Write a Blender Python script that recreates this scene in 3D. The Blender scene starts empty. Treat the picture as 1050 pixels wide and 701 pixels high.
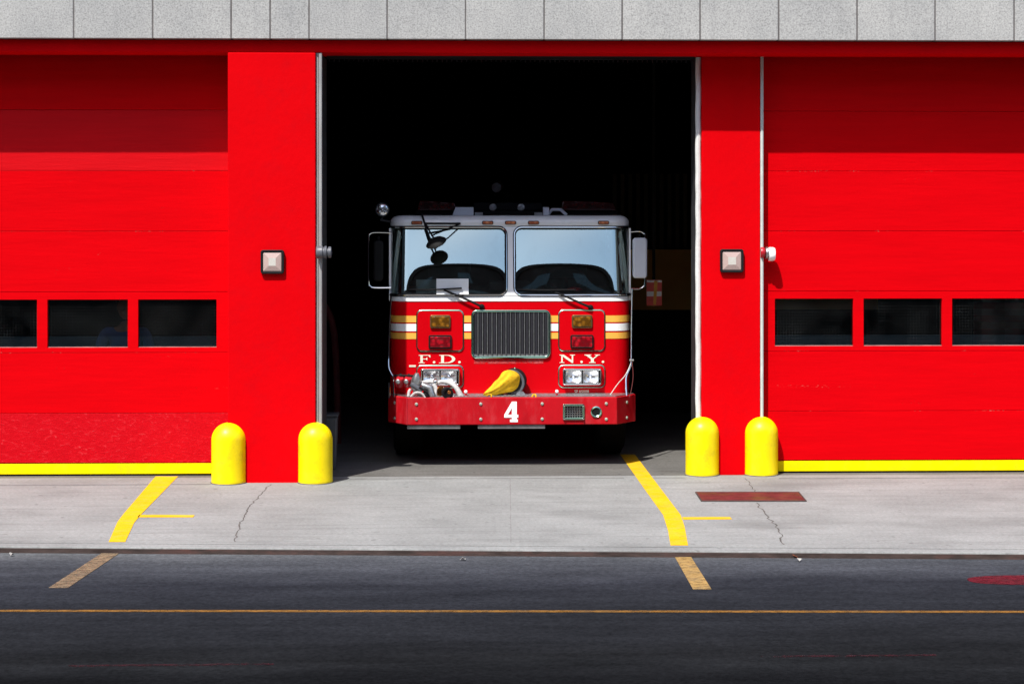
import bpy, bmesh, math, random
from mathutils import Vector, Matrix, noise as mnoise
R = math.radians
random.seed(7)
scene = bpy.context.scene
COL = scene.collection

# ------------------------------------------------------------------ survey
# camera station and a helper that turns measured bearings into metres
CAM = Vector((-0.547, -18.0, 2.585)); YAW = R(1.65); FPX = 1900.0
_f = Vector((math.sin(YAW), math.cos(YAW), 0)); _r = Vector((math.cos(YAW), -math.sin(YAW), 0)); _u = Vector((0, 0, 1))
def ray(px, py): return _f + _r*((px-525)/FPX) + _u*((222-py)/FPX)
def P(px, py, y):
    d = ray(px, py); return CAM + d*((y-CAM.y)/d.y)
def G(px, py, z=0.0):
    d = ray(px, py); return CAM + d*((z-CAM.z)/d.z)
def PX(px, y): return P(px, 222, y).x
def PZ(py, y, px=525): return P(px, py, y).z

# ------------------------------------------------------------------ materials
def new_mat(name):
    m = bpy.data.materials.new(name); m.use_nodes = True
    nt = m.node_tree; nt.nodes.clear()
    out = nt.nodes.new('ShaderNodeOutputMaterial')
    return m, nt, out
def N(nt, t, **kw):
    n = nt.nodes.new(t)
    for k, v in kw.items():
        if k in n.inputs: n.inputs[k].default_value = v
        else: setattr(n, k, v)
    return n
def ramp(nt, fac, stops):
    r = nt.nodes.new('ShaderNodeValToRGB')
    e = r.color_ramp.elements
    while len(e) < len(stops): e.new(0.5)
    for i, (p, c) in enumerate(stops):
        e[i].position = p; e[i].color = (*c, 1) if len(c) == 3 else c
    nt.links.new(fac, r.inputs[0]); return r
def mix(nt, fac, a, b, blend='MIX'):
    n = nt.nodes.new('ShaderNodeMix'); n.data_type = 'RGBA'; n.blend_type = blend
    for sock, v in ((n.inputs[0], fac), (n.inputs[6], a), (n.inputs[7], b)):
        if hasattr(v, 'is_linked'): nt.links.new(v, sock)
        elif isinstance(v, (int, float)): sock.default_value = v
        else: sock.default_value = (*v, 1) if len(v) == 3 else v
    return n.outputs[2]
def pos(nt, scale=(1, 1, 1)):
    g = nt.nodes.new('ShaderNodeNewGeometry')
    m = nt.nodes.new('ShaderNodeMapping'); m.inputs['Scale'].default_value = scale
    nt.links.new(g.outputs['Position'], m.inputs[0]); return m.outputs[0]
def noise(nt, vec, scale, detail=4, rough=0.55):
    n = N(nt, 'ShaderNodeTexNoise', Scale=scale, Detail=detail, Roughness=rough)
    nt.links.new(vec, n.inputs['Vector']); return n.outputs['Fac']
def mat(name, col, rough=0.5, metal=0.0, spec=0.5, var=0.12, vs=3.0, vstretch=(1, 1, 1), bump=0.0, bs=40.0,
        dirt=None, dirt_amt=0.0, dirt_scale=2.0, coat=0.0, rvar=0.1):
    m, nt, out = new_mat(name)
    b = N(nt, 'ShaderNodeBsdfPrincipled', Metallic=metal, Roughness=rough)
    b.inputs['Specular IOR Level'].default_value = spec
    b.inputs['Coat Weight'].default_value = coat; b.inputs['Coat Roughness'].default_value = 0.08
    v = pos(nt, vstretch)
    n1 = noise(nt, v, vs, 6, 0.6)
    lo = tuple(c*(1-var) for c in col); hi = tuple(min(1, c*(1+var)) for c in col)
    c = ramp(nt, n1, [(0.3, lo), (0.7, hi)]).outputs[0]
    if dirt:
        n2 = noise(nt, v, dirt_scale, 8, 0.7)
        f = ramp(nt, n2, [(0.5, (0, 0, 0)), (0.75, (dirt_amt,)*3)]).outputs[0]
        c = mix(nt, f, c, dirt)
    nt.links.new(c, b.inputs['Base Color'])
    rr = N(nt, 'ShaderNodeMapRange'); rr.inputs[3].default_value = max(0.02, rough-rvar); rr.inputs[4].default_value = min(1, rough+rvar)
    nt.links.new(noise(nt, v, vs*2.3, 3), rr.inputs[0]); nt.links.new(rr.outputs[0], b.inputs['Roughness'])
    if bump:
        bp = N(nt, 'ShaderNodeBump', Strength=bump, Distance=0.01)
        nt.links.new(noise(nt, v, bs, 5), bp.inputs['Height']); nt.links.new(bp.outputs[0], b.inputs['Normal'])
    nt.links.new(b.outputs[0], out.inputs[0]); return m

RED = (0.60, 0.0003, 0.0028)
M = {}
M['wall_red'] = mat('red_masonry_paint', RED, 0.65, spec=0.03, var=0.05, vs=1.2, bump=0.25, bs=14, dirt=(0.46, 0.002, 0.006), dirt_amt=0.35, dirt_scale=5)
M['truck_red'] = mat('engine_red_enamel', (0.55, 0.0012, 0.005), 0.25, spec=0.1, var=0.05, vs=2, coat=0.08)
M['bumper_red'] = mat('bumper_red_vinyl', (0.43, 0.005, 0.011), 0.5, spec=0.12, var=0.14, vs=6, vstretch=(1, 1, 0.4), bump=0.1, bs=20, dirt=(0.5, 0.09, 0.1), dirt_amt=0.35, dirt_scale=7)
M['white'] = mat('white_enamel', (0.88, 0.89, 0.88), 0.25, var=0.03, coat=0.3)
M['gold'] = mat('gold_stripe', (0.80, 0.42, 0.065), 0.35, var=0.1, vs=9)
M['cream'] = mat('cream_lettering', (0.78, 0.72, 0.58), 0.45, var=0.08, vs=20)
M['yellow'] = mat('yellow_plastic', (0.86, 0.67, 0.0), 0.38, spec=0.3, var=0.04, vs=4, bump=0.1, bs=40, dirt=(0.5, 0.34, 0.02), dirt_amt=0.55, dirt_scale=6)
M['yellow_strip'] = mat('yellow_paint', (0.86, 0.69, 0.0), 0.55, spec=0.08, var=0.06, vs=4, dirt=(0.55, 0.4, 0.02), dirt_amt=0.35, dirt_scale=8)
M['chrome'] = mat('chrome', (0.75, 0.77, 0.77), 0.12, metal=1, var=0.04, rvar=0.05)
M['trim'] = mat('polished_trim', (0.36, 0.60, 0.48), 0.2, metal=1, var=0.06, rvar=0.05)
M['steel'] = mat('brushed_steel', (0.42, 0.43, 0.44), 0.4, metal=0.9, var=0.2, vs=25)
M['bolt'] = mat('zinc_bolt', (0.36, 0.4, 0.34), 0.45, metal=0.3, var=0.1)
M['skid'] = mat('skid_steel', (0.22, 0.215, 0.22), 0.5, metal=0.5, var=0.3, vs=12)
M['bezel_bronze'] = mat('bronze_bezel', (0.2, 0.13, 0.05), 0.35, metal=0.7, var=0.2, vs=20)
M['slat'] = mat('grille_slat', (0.022, 0.022, 0.027), 0.6, spec=0.15, var=0.12, vs=20)
M['black'] = mat('black_rubber', (0.010, 0.010, 0.011), 0.55, spec=0.12, var=0.2)
M['tyre'] = mat('tyre_rubber', (0.008, 0.008, 0.008), 0.9, spec=0.03, var=0.2, bump=0.3, bs=30)
M['dark'] = mat('dark_metal', (0.03, 0.03, 0.032), 0.5, var=0.3, vs=5)
M['grey'] = mat('grey_housing', (0.62, 0.66, 0.72), 0.35, var=0.06, vs=6)
M['alu'] = mat('aluminium_track', (0.36, 0.36, 0.355), 0.45, metal=0.25, var=0.2, vs=3, vstretch=(6, 6, 1), dirt=(0.25, 0.2, 0.16), dirt_amt=0.6, dirt_scale=6)
M['jamb_white'] = mat('white_weatherstrip', (0.62, 0.62, 0.6), 0.7, var=0.15, vs=4, bump=0.4, bs=12, dirt=(0.3, 0.28, 0.26), dirt_amt=0.5, dirt_scale=8)
M['conduit'] = mat('conduit_grey', (0.5, 0.53, 0.5), 0.5, var=0.15, vs=6)
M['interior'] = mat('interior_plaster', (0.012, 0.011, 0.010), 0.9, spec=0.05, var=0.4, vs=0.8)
M['interior_tan'] = mat('interior_tan_paint', (0.72, 0.47, 0.14), 0.8, spec=0.1, var=0.2, vs=1)
M['roofing'] = mat('roofing', (0.06, 0.06, 0.06), 0.9, var=0.2)
M['canvas'] = mat('yellow_canvas', (0.72, 0.42, 0.02), 0.8, spec=0.08, var=0.28, vs=14, bump=0.3, bs=60, dirt=(0.35, 0.2, 0.03), dirt_amt=0.5, dirt_scale=12)
M['hose_white'] = mat('hose_jacket', (0.5, 0.49, 0.48), 0.7, var=0.2, vs=20, bump=0.4, bs=90, dirt=(0.3, 0.27, 0.25), dirt_amt=0.5, dirt_scale=14)
M['hose_red'] = mat('hose_red', (0.12, 0.012, 0.012), 0.7, var=0.3, vs=8)
M['brass'] = mat('brass', (0.6, 0.22, 0.06), 0.3, metal=1, var=0.1)
M['red_part'] = mat('red_coupling', (0.4, 0.01, 0.02), 0.35, var=0.15, vs=10)
M['paper'] = mat('paper', (0.86, 0.88, 0.87), 0.7, var=0.06, vs=8)
M['card'] = mat('grey_card', (0.3, 0.38, 0.37), 0.6, var=0.15, vs=8)
M['vinyl'] = mat('dash_vinyl', (0.02, 0.021, 0.022), 0.6, var=0.2)
M['teal'] = mat('teal_upholstery', (0.015, 0.05, 0.05), 0.7, var=0.3, vs=6)
M['bin'] = mat('bin_plastic', (0.07, 0.07, 0.072), 0.5, var=0.2, vs=6)
M['device'] = mat('device_grey', (0.085, 0.09, 0.105), 0.45, var=0.15, vs=20)
M['skin'] = mat('skin', (0.42, 0.22, 0.14), 0.55, var=0.1, vs=8)
M['hair'] = mat('hair', (0.02, 0.014, 0.01), 0.6, var=0.3, vs=30)
M['added_figure_shirt'] = mat('added_figure_blue_cotton', (0.06, 0.15, 0.42), 0.85, var=0.15, vs=8)
M['navy'] = mat('navy_cotton', (0.02, 0.035, 0.09), 0.85, var=0.15, vs=8)
M['litter'] = mat('pale_litter', (0.42, 0.4, 0.37), 0.8, var=0.2, vs=30)
M['leaf'] = mat('dry_leaf', (0.5, 0.14, 0.06), 0.8, var=0.3, vs=30)

def lens_mat(name, col, rough=0.15, em=None):
    m, nt, out = new_mat(name)
    b = N(nt, 'ShaderNodeBsdfPrincipled', Roughness=rough)
    v = pos(nt)
    w = N(nt, 'ShaderNodeTexVoronoi', Scale=22.0); nt.links.new(v, w.inputs['Vector'])
    c = ramp(nt, w.outputs['Distance'], [(0.0, tuple(min(1, x*1.7) for x in col)), (0.6, tuple(x*0.45 for x in col))]).outputs[0]
    nt.links.new(c, b.inputs['Base Color'])
    b.inputs['Coat Weight'].default_value = 0.6; b.inputs['Coat Roughness'].default_value = 0.05
    bp = N(nt, 'ShaderNodeBump', Strength=0.5, Distance=0.01)
    nt.links.new(w.outputs['Distance'], bp.inputs['Height']); nt.links.new(bp.outputs[0], b.inputs['Normal'])
    nt.links.new(b.outputs[0], out.inputs[0]); return m
M['lens_red'] = lens_mat('red_lens', (0.30, 0.004, 0.01))
M['lens_amber'] = lens_mat('amber_lens', (0.20, 0.085, 0.008))
M['lens_marker'] = lens_mat('orange_marker_lens', (0.9, 0.24, 0.11))
M['lens_white'] = lens_mat('clear_lens', (0.5, 0.52, 0.53))
M['lens_bar_red'] = lens_mat('bar_red_lens', (0.05, 0.004, 0.003))
M['bar_black'] = mat('bar_black', (0.012, 0.012, 0.013), 0.8, spec=0.03)
M['wall_lens'] = mat('frosted_lens', (0.44, 0.32, 0.29), 0.3, var=0.06, vs=14)
M['wall_lens_centre'] = mat('frosted_lens_centre', (0.52, 0.5, 0.45), 0.3, var=0.05, vs=30)

def glass_mat(name, tint, refl, mesh=False):
    m, nt, out = new_mat(name)
    t = N(nt, 'ShaderNodeBsdfTransparent', Color=(*tint, 1))
    g = N(nt, 'ShaderNodeBsdfGlossy', Roughness=0.0, Color=(0.85, 1.0, 0.92, 1))
    lw = N(nt, 'ShaderNodeFresnel', IOR=1.5)
    mr = N(nt, 'ShaderNodeMapRange'); mr.inputs[3].default_value = refl; mr.inputs[4].default_value = 1.0
    nt.links.new(lw.outputs[0], mr.inputs[0])
    mx = nt.nodes.new('ShaderNodeMixShader')
    nt.links.new(mr.outputs[0], mx.inputs[0]); nt.links.new(t.outputs[0], mx.inputs[1]); nt.links.new(g.outputs[0], mx.inputs[2])
    res = mx.outputs[0]
    # a thin film of dust / wire mesh
    d = N(nt, 'ShaderNodeBsdfDiffuse', Color=(0.22, 0.24, 0.24, 1))
    m2 = nt.nodes.new('ShaderNodeMixShader')
    if mesh:
        sep = nt.nodes.new('ShaderNodeSeparateXYZ'); nt.links.new(pos(nt, (34, 34, 34)), sep.inputs[0])
        fs = []
        for ax in ('X', 'Z'):
            fr = N(nt, 'ShaderNodeMath', operation='FRACT'); nt.links.new(sep.outputs[ax], fr.inputs[0])
            ls = N(nt, 'ShaderNodeMath', operation='LESS_THAN'); ls.inputs[1].default_value = 0.16
            nt.links.new(fr.outputs[0], ls.inputs[0]); fs.append(ls.outputs[0])
        mm = N(nt, 'ShaderNodeMath', operation='MAXIMUM'); nt.links.new(fs[0], mm.inputs[0]); nt.links.new(fs[1], mm.inputs[1])
        nn = ramp(nt, noise(nt, pos(nt), 3.0), [(0.35, (0.0,)*3), (0.75, (0.10,)*3)]).outputs[0]
        ml = N(nt, 'ShaderNodeMath', operation='MULTIPLY'); nt.links.new(mm.outputs[0], ml.inputs[0]); nt.links.new(nn, ml.inputs[1])
        nt.links.new(ml.outputs[0], m2.inputs[0])
    else:
        nn = ramp(nt, noise(nt, pos(nt, (1, 1, 0.5)), 5.0, 5), [(0.55, (0.0,)*3), (0.85, (0.10,)*3)]).outputs[0]
        nt.links.new(nn, m2.inputs[0])
    nt.links.new(res, m2.inputs[1]); nt.links.new(d.outputs[0], m2.inputs[2])
    nt.links.new(m2.outputs[0], out.inputs[0]); return m
M['windshield'] = glass_mat('windshield_glass', (0.95, 1.0, 0.97), 0.44)
M['side_glass'] = glass_mat('side_glass', (0.4, 0.6, 0.56), 0.1)
M['door_glass'] = glass_mat('door_glass', (0.8, 0.82, 0.82), 0.05, mesh=True)
M['mirror'] = mat('mirror_glass', (0.8, 0.82, 0.84), 0.03, metal=1, var=0.02, rvar=0.01)
M['mirror_dark'] = mat('mirror_back', (0.012, 0.012, 0.012), 0.6, spec=0.1, var=0.2)

def door_mat(name, col, scuff, gloss):
    m, nt, out = new_mat(name)
    b = N(nt, 'ShaderNodeBsdfPrincipled', Roughness=gloss); b.inputs['Specular IOR Level'].default_value = 0.04
    v = pos(nt); vs_ = pos(nt, (0.5, 1, 6))
    c = ramp(nt, noise(nt, vs_, 2.5, 6, 0.65), [(0.3, tuple(x*0.93 for x in col)), (0.7, tuple(x*1.06 for x in col))]).outputs[0]
    # paint chips: rare small pale specks in runs
    vz = pos(nt, (1, 1, 2.2))
    n2 = noise(nt, vz, 46, 3, 0.6); n3 = noise(nt, vs_, 1.6, 4)
    f = N(nt, 'ShaderNodeMath', operation='MULTIPLY'); nt.links.new(n2, f.inputs[0]); nt.links.new(n3, f.inputs[1])
    c = mix(nt, ramp(nt, f.outputs[0], [(scuff, (0, 0, 0)), (scuff+0.05, (0.6,)*3)]).outputs[0], c, (0.62, 0.16, 0.14))
    sp = nt.nodes.new('ShaderNodeSeparateXYZ'); nt.links.new(v, sp.inputs[0])
    za_ = N(nt, 'ShaderNodeMath', operation='ADD'); nt.links.new(sp.outputs['Z'], za_.inputs[0]); za_.inputs[1].default_value = -0.018
    zd = N(nt, 'ShaderNodeMath', operation='PINGPONG'); nt.links.new(za_.outputs[0], zd.inputs[0]); zd.inputs[1].default_value = 0.3025
    near = N(nt, 'ShaderNodeMapRange'); near.inputs[1].default_value = 0.0; near.inputs[2].default_value = 0.022; near.inputs[3].default_value = 0.36; near.inputs[4].default_value = 0.0
    nt.links.new(zd.outputs[0], near.inputs[0])
    pt = noise(nt, pos(nt, (1.1, 1, 1)), 2.2, 4, 0.7); fine = noise(nt, pos(nt, (1, 1, 2)), 38, 3, 0.7)
    s1 = N(nt, 'ShaderNodeMath', operation='MULTIPLY'); nt.links.new(pt, s1.inputs[0]); nt.links.new(fine, s1.inputs[1])
    s2 = N(nt, 'ShaderNodeMath', operation='ADD'); nt.links.new(s1.outputs[0], s2.inputs[0]); nt.links.new(near.outputs[0], s2.inputs[1])
    c = mix(nt, ramp(nt, s2.outputs[0], [(0.655, (0, 0, 0)), (0.72, (0.55,)*3)]).outputs[0], c, (0.62, 0.2, 0.17))
    nt.links.new(c, b.inputs['Base Color'])
    bp = N(nt, 'ShaderNodeBump', Strength=0.18, Distance=0.01)
    nt.links.new(noise(nt, vs_, 9, 5), bp.inputs['Height']); nt.links.new(bp.outputs[0], b.inputs['Normal'])
    nt.links.new(b.outputs[0], out.inputs[0]); return m
DR = (0.585, 0.0003, 0.003)
M['door_red'] = door_mat('red_door_paint', DR, 0.46, 0.5)
M['door_red_fresh'] = door_mat('red_door_paint_fresh', (0.56, 0.001, 0.005), 0.5, 0.5)
for n_ in M['door_red_fresh'].node_tree.nodes:
    if n_.type == 'BSDF_PRINCIPLED': n_.inputs['Specular IOR Level'].default_value = 0.13
def ply_mat():
    m, nt, out = new_mat('red_painted_plywood')
    b = N(nt, 'ShaderNodeBsdfPrincipled', Roughness=0.5); b.inputs['Specular IOR Level'].default_value = 0.08
    v = pos(nt, (1.6, 1, 4.0))
    n = N(nt, 'ShaderNodeTexNoise', Scale=7.0, Detail=7.0, Roughness=0.7, Distortion=1.6); nt.links.new(v, n.inputs['Vector'])
    c = ramp(nt, n.outputs['Fac'], [(0.3, (0.44, 0.001, 0.005)), (0.55, (0.53, 0.002, 0.008)), (0.66, (0.56, 0.02, 0.028)), (0.74, (0.6, 0.16, 0.14))]).outputs[0]
    nt.links.new(c, b.inputs['Base Color'])
    bp = N(nt, 'ShaderNodeBump', Strength=0.5, Distance=0.01)
    nt.links.new(n.outputs['Fac'], bp.inputs['Height']); nt.links.new(bp.outputs[0], b.inputs['Normal'])
    nt.links.new(b.outputs[0], out.inputs[0]); return m
M['plywood'] = ply_mat()

def stone_mat():
    m, nt, out = new_mat('speckled_granite')
    b = N(nt, 'ShaderNodeBsdfPrincipled', Roughness=0.75); b.inputs['Specular IOR Level'].default_value = 0.2
    v = pos(nt)
    n1 = noise(nt, v, 62, 3, 0.8); n2 = noise(nt, v, 1.2, 5); n3 = noise(nt, v, 30, 2, 0.5)
    c = ramp(nt, n1, [(0.30, (0.21, 0.208, 0.202)), (0.46, (0.355, 0.353, 0.343)), (0.64, (0.47, 0.467, 0.452))]).outputs[0]
    c = mix(nt, 1.0, c, ramp(nt, n2, [(0.3, (0.80, 0.805, 0.81)), (0.7, (1.08, 1.07, 1.05))]).outputs[0], 'MULTIPLY')
    c = mix(nt, ramp(nt, n3, [(0.64, (0, 0, 0)), (0.72, (0.4,)*3)]).outputs[0], c, (0.2, 0.2, 0.2))
    # rain streaks near the bottom edge of the slabs
    n4 = noise(nt, pos(nt, (9, 9, 0.5)), 1.4, 5, 0.7)
    c = mix(nt, ramp(nt, n4, [(0.52, (0, 0, 0)), (0.8, (0.35,)*3)]).outputs[0], c, (0.2, 0.2, 0.2))
    nt.links.new(c, b.inputs['Base Color'])
    bp = N(nt, 'ShaderNodeBump', Strength=0.3, Distance=0.004); nt.links.new(n1, bp.inputs['Height']); nt.links.new(bp.outputs[0], b.inputs['Normal'])
    nt.links.new(b.outputs[0], out.inputs[0]); return m
M['stone'] = stone_mat()

def concrete_mat(name, lo, hi, stain, stain_amt):
    m, nt, out = new_mat(name)
    b = N(nt, 'ShaderNodeBsdfPrincipled', Roughness=0.85); b.inputs['Specular IOR Level'].default_value = 0.2
    v = pos(nt)
    c = ramp(nt, noise(nt, v, 0.9, 8, 0.62), [(0.3, lo), (0.7, hi)]).outputs[0]
    g = noise(nt, v, 30, 6, 0.85)
    c = mix(nt, 1.0, c, ramp(nt, g, [(0.3, (0.66,)*3), (0.66, (1.2,)*3)]).outputs[0], 'MULTIPLY')
    # broom / tyre streaks along the street, dark spots, larger stains
    st = noise(nt, pos(nt, (0.35, 5, 1)), 2.2, 6, 0.7)
    c = mix(nt, ramp(nt, st, [(0.5, (0, 0, 0)), (0.78, (stain_amt,)*3)]).outputs[0], c, stain)
    sp = noise(nt, v, 11, 2, 0.4)
    c = mix(nt, ramp(nt, sp, [(0.685, (0, 0, 0)), (0.74, (0.45,)*3)]).outputs[0], c, tuple(x*0.55 for x in stain))
    big = noise(nt, pos(nt, (0.7, 1.3, 1)), 0.8, 5, 0.6)
    c = mix(nt, ramp(nt, big, [(0.52, (0, 0, 0)), (0.75, (stain_amt*0.9,)*3)]).outputs[0], c, stain)
    nt.links.new(c, b.inputs['Base Color'])
    bp = N(nt, 'ShaderNodeBump', Strength=0.3, Distance=0.004); nt.links.new(g, bp.inputs['Height']); nt.links.new(bp.outputs[0], b.inputs['Normal'])
    nt.links.new(b.outputs[0], out.inputs[0]); return m
M['concrete'] = concrete_mat('sidewalk_concrete', (0.20, 0.204, 0.198), (0.282, 0.287, 0.279), (0.125, 0.126, 0.121), 0.72)
M['kerb'] = concrete_mat('kerb_concrete', (0.2, 0.204, 0.2), (0.28, 0.284, 0.278), (0.13, 0.13, 0.127), 0.6)
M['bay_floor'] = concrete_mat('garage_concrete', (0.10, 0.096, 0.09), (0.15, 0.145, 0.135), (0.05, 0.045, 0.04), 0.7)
M['crack'] = mat('crack_dirt', (0.06, 0.055, 0.05), 0.95, spec=0.05, var=0.4, vs=12)
M['crack'] = mat('crack_dirt', (0.105, 0.097, 0.09), 0.95, spec=0.05, var=0.5, vs=9)
M['mortar'] = mat('joint_mortar', (0.13, 0.12, 0.115), 0.95, spec=0.02, var=0.2, vs=6)
M['sill'] = mat('worn_sill', (0.4, 0.2, 0.19), 0.7, spec=0.1, var=0.3, vs=10)
M['rib'] = mat('ribbed_board', (0.10, 0.085, 0.06), 0.8, spec=0.05, var=0.3, vs=2)
M['joint'] = mat('joint_dirt', (0.19, 0.185, 0.18), 0.95, spec=0.05, var=0.2, vs=6)
M['rust'] = mat('rusty_steel', (0.06, 0.042, 0.038), 0.8, spec=0.2, var=0.4, vs=5, vstretch=(1, 1, 4), bump=0.3, bs=30, dirt=(0.12, 0.04, 0.034), dirt_amt=0.7, dirt_scale=2.5)
M['plate'] = mat('painted_steel_plate', (0.115, 0.018, 0.02), 0.7, spec=0.1, var=0.3, vs=8, bump=0.25, bs=40, dirt=(0.13, 0.085, 0.02), dirt_amt=0.75, dirt_scale=2.2)

def road_mat():
    m, nt, out = new_mat('asphalt')
    b = N(nt, 'ShaderNodeBsdfPrincipled', Roughness=0.9); b.inputs['Specular IOR Level'].default_value = 0.0
    v = pos(nt)
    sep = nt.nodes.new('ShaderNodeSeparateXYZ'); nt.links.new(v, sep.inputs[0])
    # lens vignette painted into the colour, darker away from the kerb, plus lane wear
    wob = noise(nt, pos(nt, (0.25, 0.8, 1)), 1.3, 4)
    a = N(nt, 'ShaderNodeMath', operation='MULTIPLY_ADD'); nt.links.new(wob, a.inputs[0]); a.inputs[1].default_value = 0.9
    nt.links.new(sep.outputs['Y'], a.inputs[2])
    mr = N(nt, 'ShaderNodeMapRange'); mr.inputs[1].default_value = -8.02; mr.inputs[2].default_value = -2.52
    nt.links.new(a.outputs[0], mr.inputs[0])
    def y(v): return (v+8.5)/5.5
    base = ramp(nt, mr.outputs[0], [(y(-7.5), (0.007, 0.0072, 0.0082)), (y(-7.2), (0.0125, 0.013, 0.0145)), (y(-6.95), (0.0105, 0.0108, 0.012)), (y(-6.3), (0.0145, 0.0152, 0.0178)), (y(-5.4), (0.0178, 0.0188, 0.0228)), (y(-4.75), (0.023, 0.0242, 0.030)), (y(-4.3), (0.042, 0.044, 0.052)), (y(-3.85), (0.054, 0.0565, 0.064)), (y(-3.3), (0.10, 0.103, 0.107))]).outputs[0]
    g = noise(nt, v, 26, 6, 0.9)
    c = mix(nt, 1.0, base, ramp(nt, g, [(0.3, (0.5,)*3), (0.7, (1.55,)*3)]).outputs[0], 'MULTIPLY')
    st = noise(nt, pos(nt, (0.4, 1.7, 1)), 1.7, 8, 0.7)
    c = mix(nt, 1.0, c, ramp(nt, st, [(0.3, (0.68,)*3), (0.72, (1.3,)*3)]).outputs[0], 'MULTIPLY')
    nt.links.new(c, b.inputs['Base Color'])
    bp = N(nt, 'ShaderNodeBump', Strength=0.5, Distance=0.006); nt.links.new(g, bp.inputs['Height']); nt.links.new(bp.outputs[0], b.inputs['Normal'])
    nt.links.new(b.outputs[0], out.inputs[0]); return m
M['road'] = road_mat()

def worn_paint(name, col, wear, under, scale=26, rough=0.7):
    m, nt, out = new_mat(name)
    b = N(nt, 'ShaderNodeBsdfPrincipled', Roughness=rough); b.inputs['Specular IOR Level'].default_value = 0.15
    v = pos(nt)
    c = ramp(nt, noise(nt, v, 3, 5), [(0.3, tuple(x*0.9 for x in col)), (0.7, tuple(min(1, x*1.08) for x in col))]).outputs[0]
    f = ramp(nt, noise(nt, pos(nt, (0.6, 1.4, 1)), scale, 6, 0.75), [(1-wear-0.12, (0, 0, 0)), (1-wear+0.12, (1,)*3)]).outputs[0]
    c = mix(nt, ramp(nt, noise(nt, v, 7, 5, 0.7), [(0.45, (0, 0, 0)), (0.75, (0.8,)*3)]).outputs[0], c, under)
    nt.links.new(c, b.inputs['Base Color'])
    tr = nt.nodes.new('ShaderNodeBsdfTransparent'); ms = nt.nodes.new('ShaderNodeMixShader')
    nt.links.new(f, ms.inputs[0]); nt.links.new(b.outputs[0], ms.inputs[1]); nt.links.new(tr.outputs[0], ms.inputs[2])
    nt.links.new(ms.outputs[0], out.inputs[0]); return m
M['line_yellow'] = worn_paint('yellow_line_paint', (0.67, 0.385, 0.006), 0.31, (0.55, 0.36, 0.06))
M['scuff'] = worn_paint('pale_scuffs', (0.62, 0.10, 0.10), 0.55, (0.55, 0.03, 0.03), 16)
M['line_faded'] = worn_paint('faded_line_paint', (0.36, 0.225, 0.08), 0.42, (0.12, 0.1, 0.07))
M['line_faded_brown'] = worn_paint('worn_line_paint', (0.22, 0.155, 0.095), 0.46, (0.08, 0.07, 0.06))
M['line_road'] = worn_paint('centre_line_paint', (0.22, 0.105, 0.022), 0.44, (0.07, 0.05, 0.03))
M['line_red'] = worn_paint('faded_red_paint', (0.105, 0.008, 0.015), 0.44, (0.05, 0.02, 0.022))
M['line_red_faint'] = worn_paint('faint_red_paint', (0.05, 0.012, 0.017), 0.58, (0.03, 0.015, 0.017))
M['brick_far'] = mat('sooty_brick', (0.035, 0.026, 0.024), 0.9, spec=0.05, var=0.3, vs=1.5)
M['far_glass'] = mat('far_window', (0.03, 0.035, 0.04), 0.2, var=0.2)
M['far_stone'] = mat('far_stone', (0.16, 0.15, 0.14), 0.8, var=0.2)

def flag_mat():
    m, nt, out = new_mat('striped_cloth')
    b = N(nt, 'ShaderNodeBsdfPrincipled', Roughness=0.9)
    sep = nt.nodes.new('ShaderNodeSeparateXYZ'); nt.links.new(pos(nt, (1, 1, 7.0)), sep.inputs[0])
    fr = N(nt, 'ShaderNodeMath', operation='FRACT'); nt.links.new(sep.outputs['Z'], fr.inputs[0])
    c = ramp(nt, fr.outputs[0], [(0.48, (0.4, 0.02, 0.03)), (0.52, (0.6, 0.6, 0.62))]).outputs[0]
    nt.links.new(c, b.inputs['Base Color']); nt.links.new(b.outputs[0], out.inputs[0]); return m
M['flag'] = flag_mat()

# ------------------------------------------------------------------ object helpers
WLOC = {}
def thing(name, loc, label, cat, group=None):
    o = bpy.data.objects.new(name, None); COL.objects.link(o); o.location = loc; o.empty_display_size = 0.2
    WLOC[o.name] = Vector(loc)
    return tag(o, label, cat, group)
def tag(o, label=None, cat=None, group=None, kind=None):
    if label: o['label'] = label
    if cat: o['category'] = cat
    if group: o['group'] = group
    if kind: o['kind'] = kind
    return o
def obj(name, bm, m, parent=None, smooth=35, bevel=0.0, seg=2, label=None):
    bmesh.ops.remove_doubles(bm, verts=bm.verts, dist=1e-5)
    bmesh.ops.recalc_face_normals(bm, faces=bm.faces)
    lo = Vector((min(v.co[i] for v in bm.verts) for i in range(3))); hi = Vector((max(v.co[i] for v in bm.verts) for i in range(3)))
    c = (lo+hi)/2
    if parent is None: c.z = lo.z
    bmesh.ops.translate(bm, verts=bm.verts, vec=-c)
    me = bpy.data.meshes.new(name); bm.to_mesh(me); bm.free()
    ms = m if isinstance(m, (list, tuple)) else [m]
    for k in ms: me.materials.append(M[k] if isinstance(k, str) else k)
    o = bpy.data.objects.new(name, me); COL.objects.link(o)
    WLOC[o.name] = c.copy()
    if parent is not None:
        o.parent = parent; o.location = c - WLOC[parent.name]
    else: o.location = c
    if smooth:
        for p in me.polygons: p.use_smooth = True
        me.set_sharp_from_angle(angle=R(smooth))
    if bevel:
        b = o.modifiers.new('bevel', 'BEVEL'); b.width = bevel; b.segments = seg; b.limit_method = 'ANGLE'; b.angle_limit = R(40)
        b.harden_normals = False
    if label: o['label'] = label
    return o
def struct(name, bm, m, **kw): return tag(obj(name, bm, m, **kw), kind='structure')

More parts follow.
